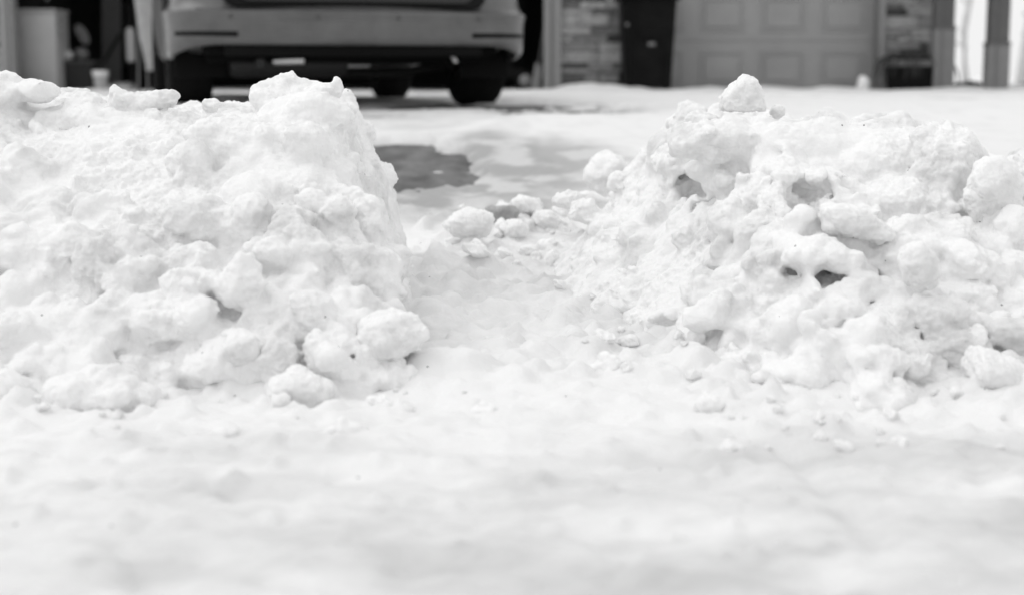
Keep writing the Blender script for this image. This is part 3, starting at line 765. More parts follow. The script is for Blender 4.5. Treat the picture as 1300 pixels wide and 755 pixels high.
stone_part(hx(712), xr0); stone_part(hx(1117), hx(1176)); stone_part(hx(8) - 1.3, hx(8))
# jambs: a flat board with a narrower stop beside it
def jamb(x0, x1, split):
    m = MB(); hb(m, x0, x1, -.045, .12, -.05, DH + .12); o = m.build('door_jamb', TRIM, house, bev=.004)
    m = MB(); hb(m, *split, -.06, .02, -.05, DH); m.build('jamb_stop', TRIM_D, o)
jamb(hx(690), hx(712), (hx(698), hx(701)))
jamb(hx(9), hx(26), (hx(19), hx(21)))
jamb(hx(1106), hx(1117), (hx(1105), hx(1108)))
m = MB(); hb(m, xr0 - .06, xr0, -.045, .12, -.05, DH + .12); m.build('door_jamb', TRIM, house, bev=.004)
m = MB(); hb(m, hx(9), xl1 + .17, -.04, .12, DH, DH + .18); hb(m, xr0 - .06, xr1 + .09, -.042, .12, DH + .002, DH + .182); m.build('door_header', TRIM, house, bev=.004)
m = MB()
for k in range(12): hb(m, hx(8) - 1.3, hx(1176), .0 - (k % 2) * .0, .10, DH + .18 + k * .1, DH + .272 + k * .1)
m.build('siding_wall', SIDING, house, bev=.01)
m = MB(); m.box((hx(600), -.1, DH + 1.52), (13, .9, .12)); m.build('roof_edge', ROOFM, house)
# closed door with raised panels
m = MB(); hb(m, xr0, xr1, .08, .12, -.03, DH)
secs = 4; sh = DH / secs
for r_ in range(secs):
    zb = r_ * sh
    if r_: hb(m, xr0 + .002, xr1 - .002, .072, .081, zb + .006, zb + .012)
    for c_ in range(4):
        pw = (xr1 - xr0) / 4; cx0 = xr0 + c_ * pw
        a0, a1, b0, b1 = cx0 + pw * .14, cx0 + pw * .86, zb + sh * .17, zb + sh * .80
        g = .022
        for (x0, x1, z0, z1) in ((a0, a1, b0, b0 + g), (a0, a1, b1 - g, b1), (a0, a0 + g, b0 + g, b1 - g), (a1 - g, a1, b0 + g, b1 - g)):
            hb(m, x0, x1, .069, .0795, z0, z1, bev=.004)
        hb(m, a0 + g * 2.2, a1 - g * 2.2, .066, .0795, b0 + g * 2.2, b1 - g * 2.2, bev=.006)
m.build('garage_door', DOORM, house)
# open bay interior: floor, walls, ceiling
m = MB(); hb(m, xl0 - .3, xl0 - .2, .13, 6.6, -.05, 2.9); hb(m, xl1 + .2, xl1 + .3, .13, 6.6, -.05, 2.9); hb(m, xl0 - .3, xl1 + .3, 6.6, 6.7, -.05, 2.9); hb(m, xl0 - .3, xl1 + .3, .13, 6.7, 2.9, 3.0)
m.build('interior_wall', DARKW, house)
m = MB(); hb(m, xl0 - .2, xl1 + .2, .13, 6.6, -.04, .034); m.build('garage_floor', mat('stained_concrete', .10, .7, noise=.3, nscale=3), house)
m = MB(); hb(m, hx(1176) + .0, hx(1176) + .09, .1, 9, -.05, 3.2); hb(m, xr0 - .05, hx(1176) + .09, 8.9, 9, -.05, 3.2); m.build('side_wall', SIDING, house)

m = MB(); hb(m, hx(1112), hx(1500), -1.5, .0, 2.55, 2.75); hb(m, hx(1112), hx(1500), -1.56, -1.5, 2.45, 2.8); m.build('porch_roof', SIDING, house)
# porch posts
def post(px0, px1, Y, zsplit_py, label, w2=0):
    cx = hx((px0 + px1) / 2, Y); w = hx(px1, Y) - hx(px0, Y)
    zb = float(zg(Y)) - .03
    e = empty('porch_post', (cx, Y, zb)); tag(e, label, 'porch post', 'porch posts')
    zs = at(px0, zsplit_py, Y).z - zb
    m = MB(); m.box((0, 0, zs + (3.2 - zs) / 2), (w * .88, w * .88, 3.2 - zs)); 
    m.box((-w * .12, -w * .45, zs + (3.2 - zs) / 2), (w * .10, .02, 3.19 - zs)); m.build('shaft', mat('post_paint', .105, .6, noise=.1), e, bev=.006)
    m = MB(); m.box((0, 0, zs / 2), (w, w, zs)); b = m.build('base_sleeve', mat('sleeve_paint', .20, .55, noise=.1), e, bev=.008)
    m = MB(); m.box((-w * .18, -w * .51, zs / 2), (w * .12, .02, zs - .01)); m.build('batten', TRIM_D, b)
    m = MB(); m.box((0, 0, zs + .015), (w * 1.05, w * 1.05, .03)); m.build('base_cap', mat('cap_paint', .12, .5), e, bev=.005)
post(1177, 1203, 13.9, 38, 'grey porch post against the stone wall, with paler sleeve round its foot')
post(1246, 1272, 13.6, 58, 'free-standing grey porch post with bright sky on both sides')

# wheelie bin
BINM = mat('black_plastic', .006, .45, noise=.5, nscale=5, bump=.1, bscale=120)
e = empty('wheeled_bin', (hx(819, 14.0), 14.0, float(zg(14.)) - .0)); tag(e, 'black wheeled rubbish bin standing between the stone pier and the closed garage door', 'rubbish bin')
def frust(m, w0, d0, w1, d1, z0, z1, n=6):
    rows = []
    for i in range(n + 1):
        f = i / n; w = w0 + (w1 - w0) * f; d_ = d0 + (d1 - d0) * f; c = .05; z = z0 + (z1 - z0) * f
        rows.append([Vector(p) for p in ((-w / 2 + c, -d_ / 2, z), (w / 2 - c, -d_ / 2, z), (w / 2, -d_ / 2 + c, z), (w / 2, d_ / 2 - c, z), (w / 2 - c, d_ / 2, z), (-w / 2 + c, d_ / 2, z), (-w / 2, d_ / 2 - c, z), (-w / 2, -d_ / 2 + c, z))])
    m.grid(rows, close=True); m.bm.faces.new([v for v in m.bm.verts][-8:])
    return m
m = MB(); frust(m, .44, .48, .53, .56, .06, .90); m.box((0, -.275, .58), (.20, .02, .11), bev=.005); m.box((-.15, -.262, .35), (.02, .012, .5)); m.box((.15, -.262, .35), (.02, .012, .5)); m.build('bin_body', BINM, e)
m = MB(); m.box((0, 0, .93), (.60, .66, .07), bev=.02); m.box((0, -.02, .975), (.50, .5, .04), bev=.02); m.build('lid', BINM, e)
m = MB(); m.tube([(-.24, .33, .86), (.24, .33, .86)], .015); m.build('handle', BINM, e)
for s in (-1, 1):
    m = MB(); m.lathe([(.01, -.03), (.1, -.03), (.11, -.015), (.11, .015), (.1, .03), (.01, .03)], c=(s * .22, .2, .11), axis='X'); m.build('wheel', BINM, e)
STK = mat('worn_sticker', .16, .6, noise=.4, nscale=60)
m = MB(); m.box((.02, -.287, .475), (.07, .004, .035)); m.build('sticker', STK, e)
m = MB(); m.box((-.215, -.286, .66), (.03, .004, .03)); m.build('sticker', STK, e)

# planter tub at the wall
e = empty('planter_tub', (hx(1157, 14.0), 14.05, float(zg(14.)) - .0)); tag(e, 'black round planter tub with grey rim and drooping dead stem by right stone pier', 'planter')
m = MB(); m.lathe([(.0, 0), (.21, 0), (.24, .05), (.265, .24), (.27, .27)], c=(0, 0, 0)); m.build('tub', mat('tub_plastic', .008, .7), e, smooth=True)
m = MB(); m.lathe([(.25, .265), (.285, .265), (.29, .30), (.275, .325), (.25, .32), (.245, .29), (.25, .265)]); m.build('rim', mat('tub_rim', .10, .7, noise=.4, nscale=15), e, smooth=True)
m = MB(); m.lathe([(0, .31), (.12, .34), (.2, .325), (.25, .29)]); m.build('soil', mat('soil', .03, 1, noise=.4), e, smooth=True)
m = MB()
for k in range(60):
    a = random.uniform(0, 6.28); L_ = random.uniform(.12, .34); c_, s_ = math.cos(a), math.sin(a)
    m.tube([(0.1 * c_, .1 * s_, .3), (.1 * c_ + L_ * .35 * c_, (.1 + L_ * .3) * s_, .36 + L_ * .1), (c_ * (.1 + L_ * .8), s_ * (.1 + L_ * .6), .36 - L_ * .1), (c_ * (.1 + L_), s_ * (.1 + L_ * .7), .30 - L_ * .5)], [.012, .011, .009, .004], 5)
m.tube([(.05, -.1, .3), (.18, -.18, .37), (.31, -.2, .33), (.37, -.2, .2), (.385, -.2, .08)], [.012, .012, .011, .01, .006], 6)
m.build('dead_stems', mat('dead_stem', .05, .9), e)

# low bed beside the walk
m = MB()
for (x0, x1, y0) in ((hx(1200, 16), hx(1252, 16), 16.), (hx(1268, 18), hx(1420, 18), 18.)):
    rows = []
    for i in range(30):
        f = i / 29; x = x0 + (x1 - x0) * f; hh = (.10 * math.sin(math.pi * f) ** .5 + random.uniform(0, .03)) if 0 < i < 29 else 0
        zb = float(zg(y0)) - .01
        rows.append([Vector((x, y0 - .35, zb)), Vector((x, y0 - .25, zb + hh * .8)), Vector((x, y0, zb + hh + .015)), Vector((x, y0 + .3, zb + hh * .7)), Vector((x, y0 + .4, zb))])
    mm_ = MB(); mm_.grid(rows); o = mm_.build('hedge_row', mat('dark_hedge', .035, 1, noise=.5, nscale=10, bump=.8, bscale=20))
    tag(o, 'low dark hedge strip showing between the two porch posts' if y0 == 16. else 'low dark hedge strip right of the free-standing porch post', 'hedge')
m.bm.free()

# trees far behind; overexposed paleness is painted into bark and twig colours
BARK = mat('washed_out_bark', .50, .9, noise=.2); TWIG = mat('washed_out_twigs', .72, .9)
def tree(x, y, h, seed, label):
    rs = random.Random(seed)
    e = empty('bare_tree', (x, y, .34)); tag(e, label, 'tree', 'trees coloured washed-out pale beyond the house')
    tr = MB(); cr = MB()
    tr.tube([(0, 0, -.1), (.03 * h * rs.uniform(-1, 1), 0, h * .25), (0.02 * h, 0, h * .5), (0, 0, h * .9)], [h * .022, h * .016, h * .010, h * .003], 7)
    def br(p, d, L_, r, lev):
        q = p + d * L_ * .5 + Vector((rs.uniform(-1, 1), rs.uniform(-1, 1), rs.uniform(-.2, .8))) * L_ * .08
        e_ = p + d * L_
        (tr if lev == 0 else cr).tube([p, q, e_], [r, r * .7, r * .4], 4 if lev else 5)
        if lev < 3:
            for _ in range((7, 6, 5)[lev]):
                f = rs.uniform(.25, 1); nd = (d + Vector((rs.uniform(-1, 1), rs.uniform(-1, 1), rs.uniform(-.3, .9))) * .75).normalized()
                br(p + d * L_ * f, nd, L_ * rs.uniform(.4, .65), r * .45, lev + 1)
    for k in range(11):
        f = rs.uniform(.08, .9); a = rs.uniform(0, 6.28)
        d = Vector((math.cos(a), math.sin(a), rs.uniform(.3, 1.1))).normalized()
        br(Vector((0, 0, h * f)), d, h * (.36 - .22 * f), h * .006, 0)
    tr.build('trunk', BARK, e); cr.build('crown', TWIG, e)
tree(hx(1222, 38), 38, 5.5, 1, 'bare tree coloured washed-out pale, seen between the two porch posts')
tree(hx(1290, 34), 34, 6.5, 2, 'bare tree coloured washed-out pale, right of the free-standing post at the photo edge')
tree(hx(1345, 30), 30, 6.0, 3, 'bare tree coloured washed-out pale, beyond the right edge of the photo')

# ================================================================== GARAGE CONTENTS
def gpos(px, Y): return (hx(px, Y), Y, HZ + .034)
gz = HZ + .034
PALE = mat('pale_plastic', .42, .45, noise=.06); GREY = mat('grey_plastic', .12, .5); BLK = mat('black_rubber', .012, .7)
Y = 14.85
e = empty('storage_cabinet', (hx(53, Y), Y, gz)); tag(e, 'pale grey upright plastic storage cabinet just inside the left garage jamb', 'cabinet')
w = .46; ht = at(50, 15, Y).z - gz
m = MB()
for i in range(1): m.box((0, .15, ht / 2), (w, .45, ht - .0), bev=.03)
m.build('cabinet_body', PALE, e, smooth=True)
m = MB(); m.box((0, .14, ht + .008), (w + .015, .47, .03), bev=.01); m.build('cabinet_top', PALE, e)
m = MB(); m.tube([(w / 2 + .0, -.02, ht - .05), (w / 2 + .045, -.02, ht - .06), (w / 2 + .05, -.02, ht - .17), (w / 2, -.02, ht - .22)], .018); m.build('handle', mat('handle_plastic', .2, .5), e)
e = empty('hose_reel', (hx(45, Y), Y + .1, gz + ht + .2)); tag(e, 'round dark hose reel on top of the pale cabinet with pale hose loop', 'hose reel')
m = MB(); m.lathe([(.0, -.05), (.165, -.05), (.17, -.03), (.11, -.02), (.11, .05), (.17, .06), (.17, .08), (0, .08)], axis='Y'); m.build('drum', BLK, e, smooth=True)
m = MB(); m.tube([(.14 + .05 * math.cos(a / 10), -.08, .18 * math.sin(a / 10 - .9) + .05) for a in range(0, 18)] , .012); m.build('hose', mat('hose', .25, .5), e)
m = MB(); m.tube([(-.06, -.075, .03), (.02, -.08, .06), (.06, -.08, .02)], .012); m.build('crank', mat('crank_metal', .3, .4), e)

def simple(name, label, cat, loc): 
    e = empty(name, loc); tag(e, label, cat); return e
e = simple('bucket', 'small pale bucket with brighter rim on the garage floor near the dark tub', 'bucket', gpos(132, 14.65)); e.location.z = gz - .0
m = MB(); m.lathe([(0, 0), (.062, 0), (.074, .17)]); m.build('pail', mat('pail', .40, .4), e, smooth=True)
m = MB(); m.lathe([(.074, .15), (.08, .15), (.082, .20), (.076, .205), (.07, .18)]); m.build('rim', mat('pail_rim', .75, .4), e, smooth=True)
o = empty('floor_board', gpos(158, 14.8)); tag(o, 'short pale board lying flat on the garage floor beside the bucket', 'board')
m = MB(); m.box((0, 0, .03), (.24, .3, .055), bev=.012); m.build('plank', mat('board', .42, .6, noise=.1), o)
m = MB(); m.box((.02, .02, .07), (.16, .2, .02), bev=.006); m.build('top_layer', mat('board_top', .3, .6, noise=.1), o)
e = simple('plastic_tub', 'low dark storage tub on the garage floor right of the pale cabinet', 'tub', gpos(108, 15.2))
m = MB(); m.box((0, 0, .15), (.36, .4, .28), bev=.02, taper=.88); m.build('tub_body', mat('tub_grey', .035, .5), e)
m = MB(); m.box((0, 0, .295), (.39, .43, .03), bev=.01); m.build('tub_lid', mat('tub_lid', .06, .5), e)
e = tag(MB().sph((0, 0, 0), .055).build('ball', mat('white_ball', .5, .5), smooth=True), 'small white ball on the lid of the dark tub', 'ball'); e.location = (hx(92, 15.1), 15.1, gz + .31 + .055)
e = tag(MB().sph((0, 0, 0), .075, (1.05, 1, .95)).build('ball', mat('grey_ball', .14, .6), smooth=True), 'larger grey ball beside the small white one on the dark tub', 'ball'); e.location = (hx(109, 15.2), 15.2, gz + .31 + .07)
# badminton racket hanging tilted
e = simple('racket', 'pale oval racket head tilted against the dark garage shelf', 'racket', (hx(111, 15.7), 15.7, gz + .60))
m = MB(); pts = [(.045 * math.cos(a) , 0, .11 * math.sin(a)) for a in np.linspace(0, 6.283, 22)]; m.tube(pts, .014); m.box((0, 0, 0), (.06, .01, .16)); o1 = m.build('racket_head', mat('racket', .25, .5), e)
m = MB(); m.tube([(0, 0, -.11), (0, 0, -.42)], .011); m.build('grip', BLK, e)
e.rotation_euler = (0, R(-28), 0)
e = simple('wall_shelf', 'dark metal shelf unit against the garage back wall behind the clutter', 'shelf', (hx(110, 19), 19.0, gz))
for k in range(4):
    m = MB(); m.box((0, 0, .3 + k * .5), (1.4, .45, .03)); m.build('shelf_board', mat('shelf_metal', .05, .6), e)
for sx in (-.68, .68):
    for sy in (-.2, .2):
        m = MB(); m.box((sx, sy, 1), (.03, .03, 2)); m.build('upright', mat('shelf_metal2', .06, .6), e)
for k, (dx, dz, w_, h_, v_) in enumerate(((-.4, .315, .35, .28, .05), (.1, .315, .4, .22, .03), (.45, .815, .3, .3, .06), (-.3, .815, .5, .25, .04), (0, 1.315, .5, .3, .05))):
    o = empty('cardboard_box', (hx(110, 19) + dx, 19, gz + dz)); tag(o, ('small box at the left end of the low garage shelf', 'wide low box in the middle of the low garage shelf', 'square box on the right of the middle garage shelf', 'wide box left on the middle garage shelf', 'large box on the top garage shelf')[k], 'box', 'boxes on the garage shelf')
    m = MB(); m.box((0, 0, h_ / 2), (w_, .35, h_), bev=.005); m.build('carton', mat('carton', v_, .8), o)
    m = MB(); m.box((0, -.03, h_ + .001), (w_ * .98, .04, .003)); m.build('tape', mat('tape', .1, .4), o)
e = simple('plywood_sheet', 'dark grey sheet of board standing upright in the garage left of the car', 'board', (hx(148, 16.5), 16.5, gz)); 
m = MB(); m.box((0, 0, .7), (.22, .03, 1.4), rot=Matrix.Rotation(R(-6), 3, 'X'), bev=.004); m.build('sheet', mat('board_grey', .085, .7, noise=.1), e)
m = MB(); m.tube([(-.1, -.06, .28), (.12, -.1, .62)], .014); m.build('brace', BLK, e)
e = simple('gas_canister', 'narrow pale canister hanging on the left side near the car flank in the garage', 'canister', (hx(171, 15.3), 15.3, gz))
m = MB(); m.lathe([(0, .30), (.04, .30), (.048, .33), (.048, .62), (.03, .66), (0, .66)]); m.build('canister_body', mat('canister', .4, .5), e, smooth=True)
m = MB(); m.tube([(0, .06, 0), (0, .06, .9)], .016); m.box((0, .06, .01), (.2, .2, .02)); m.build('stand', BLK, e)
# added pale upright strip, its tone standing in for the lit car flank
e = simple('flank_stand_in', 'added pale upright strip standing in for the lit car flank, thin rods below', 'stand-in strip', (hx(194, 13.2), 13.2, float(zg(13.2)) + .02)); e.rotation_euler = (0, 0, R(8))
PALE_FLANK = mat('lit_flank_tone', .34, .8, noise=.15, nscale=12)
rows = []
for i in range(14):
    f = i / 13; z = .20 + f * 1.0; w_ = .035 + .05 * min(1, f * 3); c_ = .03 * math.cos(f * 3) - .02
    rows.append([Vector((c_ + w_ * math.cos(a), w_ * .6 * math.sin(a), z)) for a in np.linspace(0, 2 * math.pi, 13)[:-1]])
m = MB(); m.grid(rows, close=True); m.bm.faces.new([v for v in m.bm.verts][:12]); m.bm.faces.new([v for v in m.bm.verts][-12:]); m.build('flank_strip', PALE_FLANK, e, smooth=True)
MET = mat('rod_metal', .16, .45, metal=.5)
for (x0, x1) in ((-.11, -.06), (-.02, -.03), (.1, .05), (.13, .09)):
    m = MB(); m.tube([(x0, .02, -.02), (x1, .02, 1.15)], .010); m.build('upright_rod', MET, e)
m = MB(); m.box((.02, -.03, .22), (.10, .03, .035), bev=.006); m.build('low_band', PALE_FLANK, e)
# mower + shovel right of car
e = simple('lawn_mower', 'dark lawn mower parked in the garage right of the car, its pale wheel hub showing', 'lawn mower', (hx(640, 14.9), 14.95, gz))
m = MB(); m.box((0, .2, .17), (.42, .5, .12), bev=.03); m.box((0, .2, .28), (.22, .24, .14), bev=.03); m.build('deck', BLK, e)
for (sx, sy) in ((.22, -.08), (.22, .45), (-.22, -.08), (-.22, .45)):
    wm = MB(); wm.lathe([(.0, -.03), (.085, -.03), (.105, -.02), (.105, .02), (.085, .03), (0, .03)], c=(sx, sy, .105), axis='Y' if sx > 0 and sy < 0 else 'X'); o = wm.build('wheel', BLK, e, smooth=True)
    wm = MB(); wm.lathe([(.0, -.04), (.035, -.045), (.06, -.034), (.062, -.031)], c=(sx, sy, .105), axis='Y' if sx > 0 and sy < 0 else 'X'); wm.build('hub', mat('hub', .30, .4, noise=.3), o, smooth=True)
m = MB(); m.tube([(.18, .4, .2), (.2, .75, .95)], .012); m.tube([(-.18, .4, .2), (-.2, .75, .95)], .012); m.tube([(-.2, .75, .95), (.2, .75, .95)], .014); m.build('handle', BLK, e)
e = simple('snow_shovel', 'snow shovel leaning inside the right garage jamb, pale scoop down and dark pole up', 'shovel', (hx(679, 14.75), 14.75, gz)); e.rotation_euler = (R(-8), R(9), 0)
rows = [[Vector((x * (1 - .25 * f), .05 * math.cos(x * 8) + .04 * f, f * .30)) for x in np.linspace(-.05, .05, 7)] for f in np.linspace(0, 1, 8)]
m = MB(); m.grid(rows); o = m.build('scoop', mat('scoop', .34, .5), e, smooth=True); sm = o.modifiers.new('t', 'SOLIDIFY'); sm.thickness = .006
m = MB(); m.tube([(0, .06, .28), (0, .08, 1.35)], .013); m.build('pole', mat('pole', .12, .5), e)
m = MB(); m.tube([(-.06, .08, 1.36), (.06, .08, 1.36)], .016); m.build('grip', BLK, e)

# ================================================================== CAR
PAINT = mat('car_paint', .11, .36, noise=.22, nscale=5, metal=.35, coat=.4)
PLASTIC = mat('car_black_plastic', .006, .6); GLASS = mat('car_glass', .01, .05, coat=1); CHROME = mat('exhaust_metal', .5, .3, metal=1)
UNDER = mat('underbody', .005, .9); DULL = mat('dull_metal', .045, .6, metal=.6)
YAW = R(15.5); CY = 7.38
car = empty('parked_car', (-.785, CY, float(zg(8.3)) + .0), YAW)
tag(car, 'silver grey hatchback crossover seen from behind low down, nosed towards the open garage', 'car')
L_ = 4.45; W2 = .92; car.scale = (1.035, 1.0, 1.0)
# lower body: rings across the car
def ring(y, w, zb, zt, n=10):
    """closed section: flat sill, bulging flank, shoulder"""
    P = []
    side_ = [(w * .86, zb), (w * .955, zb + .04), (w * .985, zb + (zt - zb) * .35), (w, zb + (zt - zb) * .62), (w * .975, zb + (zt - zb) * .88), (w * .93, zt)]
    for (x, z) in side_: P.append(Vector((x, y, z)))
    for (x, z) in side_[::-1]: P.append(Vector((-x, y, z)))
    return P
st = [(.10, .80, .34, .93), (.16, .86, .30, .97), (.35, .90, .27, 1.00), (.8, W2, .24, 1.0), (1.6, W2, .22, .98), (2.6, W2, .22, .97), (3.3, W2, .24, .96), (3.8, .90, .26, .90), (4.2, .84, .28, .80), (4.4, .70, .32, .68), (4.45, .55, .38, .60)]
m = MB(); m.grid([ring(*s) for s in st], close=True)
vs = list(m.bm.verts); m.bm.faces.new(vs[:12]); m.bm.faces.new(vs[-12:])
body = m.build('body', PAINT, car, smooth=True)
sb = body.modifiers.new('s', 'SUBSURF'); sb.levels = sb.render_levels = 2
# wheel arches cut through
cut = []
for ax in (.83, 3.50):
    c_ = MB(); c_.cyl((-1.2, ax, .335), (1.2, ax, .335), .385, n=40); o = c_.build('arch_cutter', None)
    o.parent = car; cut.append(o)
    bo = body.modifiers.new('arch', 'BOOLEAN'); bo.object = o; bo.operation = 'DIFFERENCE'; bo.solver = 'EXACT'
bpy.context.view_layer.update()
dg = bpy.context.evaluated_depsgraph_get(); nm = bpy.data.meshes.new_from_object(body.evaluated_get(dg))
body.modifiers.clear(); body.data = nm
for o in cut: bpy.data.objects.remove(o)
nm.polygons.foreach_set('use_smooth', [True] * len(nm.polygons)); nm.set_sharp_from_angle(angle=R(35))
# cabin
cab = [(.22, .74, .80, 1.0), (.42, .74, .60, 1.42), (.7, .76, .58, 1.58), (1.4, .78, .60, 1.63), (2.2, .78, .60, 1.62), (2.7, .77, .58, 1.53), (3.1, .76, .66, 1.25), (3.45, .75, .74, .97)]
def cring(y, wb, wt, zt):
    return [Vector((wb, y, .94)), Vector((wb * .99, y, .97)), Vector((wt * 1.02, y, zt - .07)), Vector((wt * .9, y, zt)), Vector((-wt * .9, y, zt)), Vector((-wt * 1.02, y, zt - .07)), Vector((-wb * .99, y, .97)), Vector((-wb, y, .94))]
m = MB(); m.grid([cring(y, wb + .08, wt, zt) for (y, wb, wt, zt) in cab], close=True); vs = list(m.bm.verts); m.bm.faces.new(vs[:8]); m.bm.faces.new(vs[-8:])
m.build('cabin', PAINT, car, smooth=True)
m = MB(); m.grid([[Vector((-.66, .235, 1.06)), Vector((.66, .235, 1.06))], [Vector((-.54, .40, 1.40)), Vector((.54, .40, 1.40))]]); o = m.build('rear_window', GLASS, car); sm = o.modifiers.new('t', 'SOLIDIFY'); sm.thickness = .02
for s in (-1, 1):
    for (y0, y1, y2, y3) in ((.75, 1.55, .85, 1.5), (1.62, 2.75, 1.6, 2.45)):
        m = MB(); m.grid([[Vector((s * .862, y0, 1.02)), Vector((s * .862, y1, 1.02))], [Vector((s * .645, y2, 1.47)), Vector((s * .645, y3, 1.45))]])
        o = m.build('side_window', GLASS, car); sm = o.modifiers.new('t', 'SOLIDIFY'); sm.thickness = .03; sm.offset = 0
    m = MB(); m.box((s * .97, 2.75, 1.05), (.18, .10, .13), bev=.03); m.build('side_mirror', PAINT, car)
    m = MB(); m.box((s * .78, .15, .86), (.22, .10, .16), bev=.03); m.build('tail_lamp', mat('lamp_lens', .08, .15, coat=1), car)
# rear bumper: plan curve swept with a stepped profile
def plan(u):      # u -1..1 across; returns x, y, outward normal
    pts = []
    a = abs(u); s = 1 if u > 0 else -1
    if a < .62: x = a / .62 * .70; y = .05 * (x / .70) ** 2; nx, ny = .14 * x / .7, -1
    elif a < .82:
        q = (a - .62) / .20 * math.pi / 2; x = .70 + .22 * math.sin(q); y = .05 + .26 * (1 - math.cos(q)); nx, ny = math.sin(q), -math.cos(q)
    else:
        q = (a - .82) / .18; x = .92 + .005 * q; y = .31 + q * .16; nx, ny = 1, 0
    n = Vector((s * nx, ny, 0)).normalized()
    return Vector((s * x, y, 0)), n
US = np.concatenate([np.linspace(-1, -.6, 22), np.linspace(-.6, .6, 40)[1:-1], np.linspace(.6, 1, 22)])
def bumper_rows(prof):
    rows = []
    for (z, off) in prof:
        r_ = []
        for u in US:
            p, n = plan(u); a = abs(u)
            k = smooth_step((a - .60) / .30)       # corners hang lower towards the arch
            zz = z - float(k) * .07 * (1 - min(1, max(0, (z - .33) / .16)))
            r_.append(Vector((p.x, p.y, zz)) + n * off)
        rows.append(r_)
    return rows
prof = [(.36, -.06), (.325, -.035), (.33, -.012), (.345, -.004), (.37, .0), (.43, .002), (.475, .006), (.488, .012), (.497, .010), (.505, -.004), (.53, -.022), (.56, -.03), (.60, -.035), (.62, -.06)]
m = MB(); m.grid(bumper_rows(prof)); o = m.build('rear_bumper', PAINT, car, smooth=True)
bump = o
for s in (-1, 1):      # slim dark reflector slots
    pts = [plan(s * u) for u in np.linspace(.52, .74, 10)]
    m = MB(); m.grid([[Vector((p.x, p.y, .392)) + n * .004 for p, n in pts], [Vector((p.x, p.y, .388)) + n * .008 for p, n in pts], [Vector((p.x, p.y, .372 + .006 * i / 9)) + n * .008 for i, (p, n) in enumerate(pts)], [Vector((p.x, p.y, .366 + .006 * i / 9)) + n * .003 for i, (p, n) in enumerate(pts)]])
    m.build('reflector', PLASTIC, bump)
for x in (-.62, -.2, .2, .62):   # parking sensors
    p, n = plan(x / .70 * .62); m = MB(); m.cyl(p + Vector((0, 0, .465)) + n * .0, p + Vector((0, 0, .465)) + n * .012, .012, n=16); m.build('parking_sensor', mat('sensor', .07, .5), bump)
# dark plate recess / tailgate foot with rounded lower corners
def rrect(x0, x1, z0, z1, r, y, n=6):
    out = []
    for (cx, cz, a0) in ((x1 - r, z1 - r, 0), (x0 + r, z1 - r, 90), (x0 + r, z0 + r, 180), (x1 - r, z0 + r, 270)):
        for i in range(n + 1): a = R(a0 + 90 * i / n); out.append(Vector((cx + r * math.cos(a), y + .05 * ((cx + r * math.cos(a)) / .7) ** 2, cz + r * math.sin(a))))
    return out
m = MB(); a = rrect(-.665, .665, .512, .95, .09, -.004); b = rrect(-.655, .655, .524, .94, .085, -.020)
m.grid([[v + Vector((0, .1, 0)) for v in a], a, b], close=True); m.bm.faces.new(list(m.bm.verts)[-len(b):]); m.build('tailgate_trim', mat('trim_plastic', .010, .5), car)
m = MB(); a = rrect(-.60, .60, .545, .93, .07, -.024); m.bm.faces.new([m.bm.verts.new(v) for v in a]); o = m.build('tailgate_panel', mat('tailgate_plastic', .045, .45), car); sm = o.modifiers.new('t', 'SOLIDIFY'); sm.thickness = .006
m = MB(); m.box((0, -.035, .72), (.32, .006, .16), bev=.003); m.build('licence_plate', mat('plate', .5, .4), car)
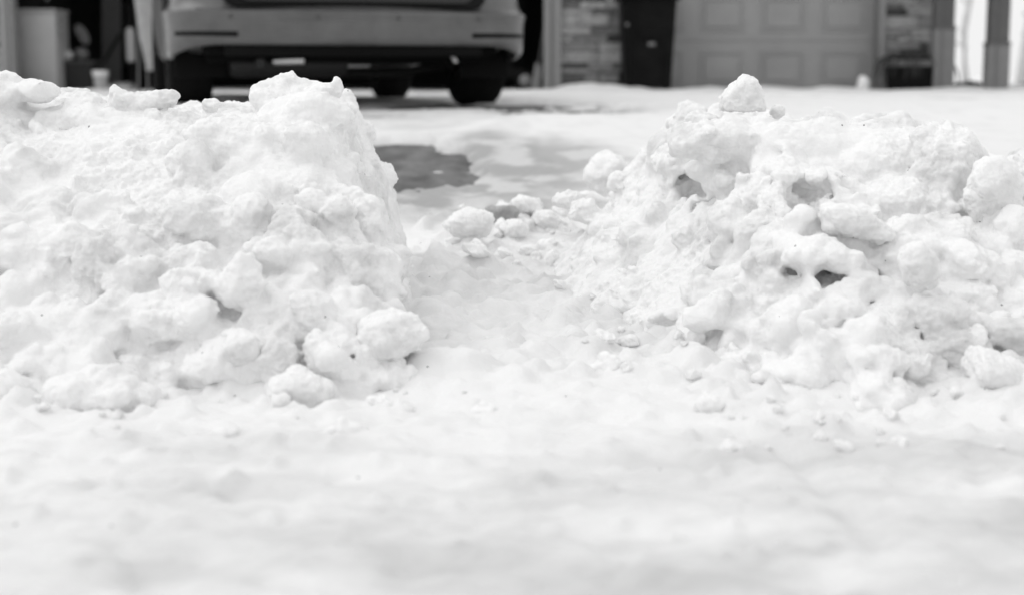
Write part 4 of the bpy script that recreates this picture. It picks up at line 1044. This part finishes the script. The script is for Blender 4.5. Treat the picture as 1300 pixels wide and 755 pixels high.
# underside
m = MB(); m.box((0, 2.2, .29), (1.45, 3.9, .10), bev=.02); m.box((0, .32, .33), (1.50, .36, .10), bev=.03); m.build('underbody', UNDER, car)
m = MB(); m.box((0, .10, .315), (1.30, .05, .09), bev=.015); m.build('lower_valance', PLASTIC, car)
m = MB(); m.lathe([(0, -.30), (.07, -.30), (.085, -.27), (.085, .27), (.07, .30), (0, .30)], c=(-.30, .46, .235), axis='X', sx=1.3, sy=.9); m.build('muffler', DULL, car, smooth=True)
m = MB(); m.tube([(-.43, .42, .235), (-.47, .25, .235), (-.47, .16, .235)], .026); m.build('exhaust_pipe', DULL, car, smooth=True)
m = MB(); m.tube([(-.40, .15, .245), (-.36, .12, .245), (-.26, .10, .247)], .019, 12); m.build('exhaust_tip', CHROME, car, smooth=True)
m = MB(); m.tube([(-.7, .83, .25), (-.3, .80, .185), (.35, .80, .185), (.7, .83, .25)], .026); m.build('rear_axle', DULL, car, smooth=True)
m = MB(); m.tube([(.46, .13, .33), (.50, .12, .28), (.52, .12, .24)], .012); m.build('tow_eye', CHROME, car, smooth=True)
for s in (-1, 1):
    m = MB(); m.tube([(s * .6, .55, .30), (s * .66, .83, .22)], .022); m.build('suspension_arm', DULL, car)
    m = MB(); m.grid([[Vector((s * .60, .46, .36)), Vector((s * .88, .44, .36))], [Vector((s * .62, .44, .16)), Vector((s * .87, .42, .16))]]); o = m.build('mud_flap', PLASTIC, car); sm = o.modifiers.new('t', 'SOLIDIFY'); sm.thickness = .008
TYRE = mat('tyre_rubber', .008, .85, bump=.3, bscale=60); RIM = mat('alloy_rim', .30, .35, metal=.8)
tyre_prof = [(.20, -.105), (.25, -.112), (.31, -.112), (.33, -.095), (.335, -.05), (.332, -.046), (.335, -.04), (.335, .04), (.332, .046), (.335, .05), (.33, .095), (.31, .112), (.25, .112), (.20, .105)]
for s in (-1, 1):
    for ay in (.83, 3.50):
        wh = empty('wheel', (s * .79, ay, .335)); wh.parent = car
        m = MB(); m.lathe(tyre_prof, n=48, axis='X'); m.build('tyre', TYRE, wh, smooth=True)
        m = MB(); m.lathe([(.20, -.10), (.205, .10), (.19, .095), (.18, .04), (.05, .05), (0, .055)] if s > 0 else [(.20, .10), (.205, -.10), (.19, -.095), (.18, -.04), (.05, -.05), (0, -.055)], n=40, axis='X')
        for k in range(5):
            a = k * 2 * math.pi / 5; m.tube([(s * .06, .03 * math.cos(a), .03 * math.sin(a)), (s * .075, .12 * math.cos(a), .12 * math.sin(a)), (s * .085, .19 * math.cos(a), .19 * math.sin(a))], .022, 6)
        m.build('rim', RIM, wh, smooth=True)
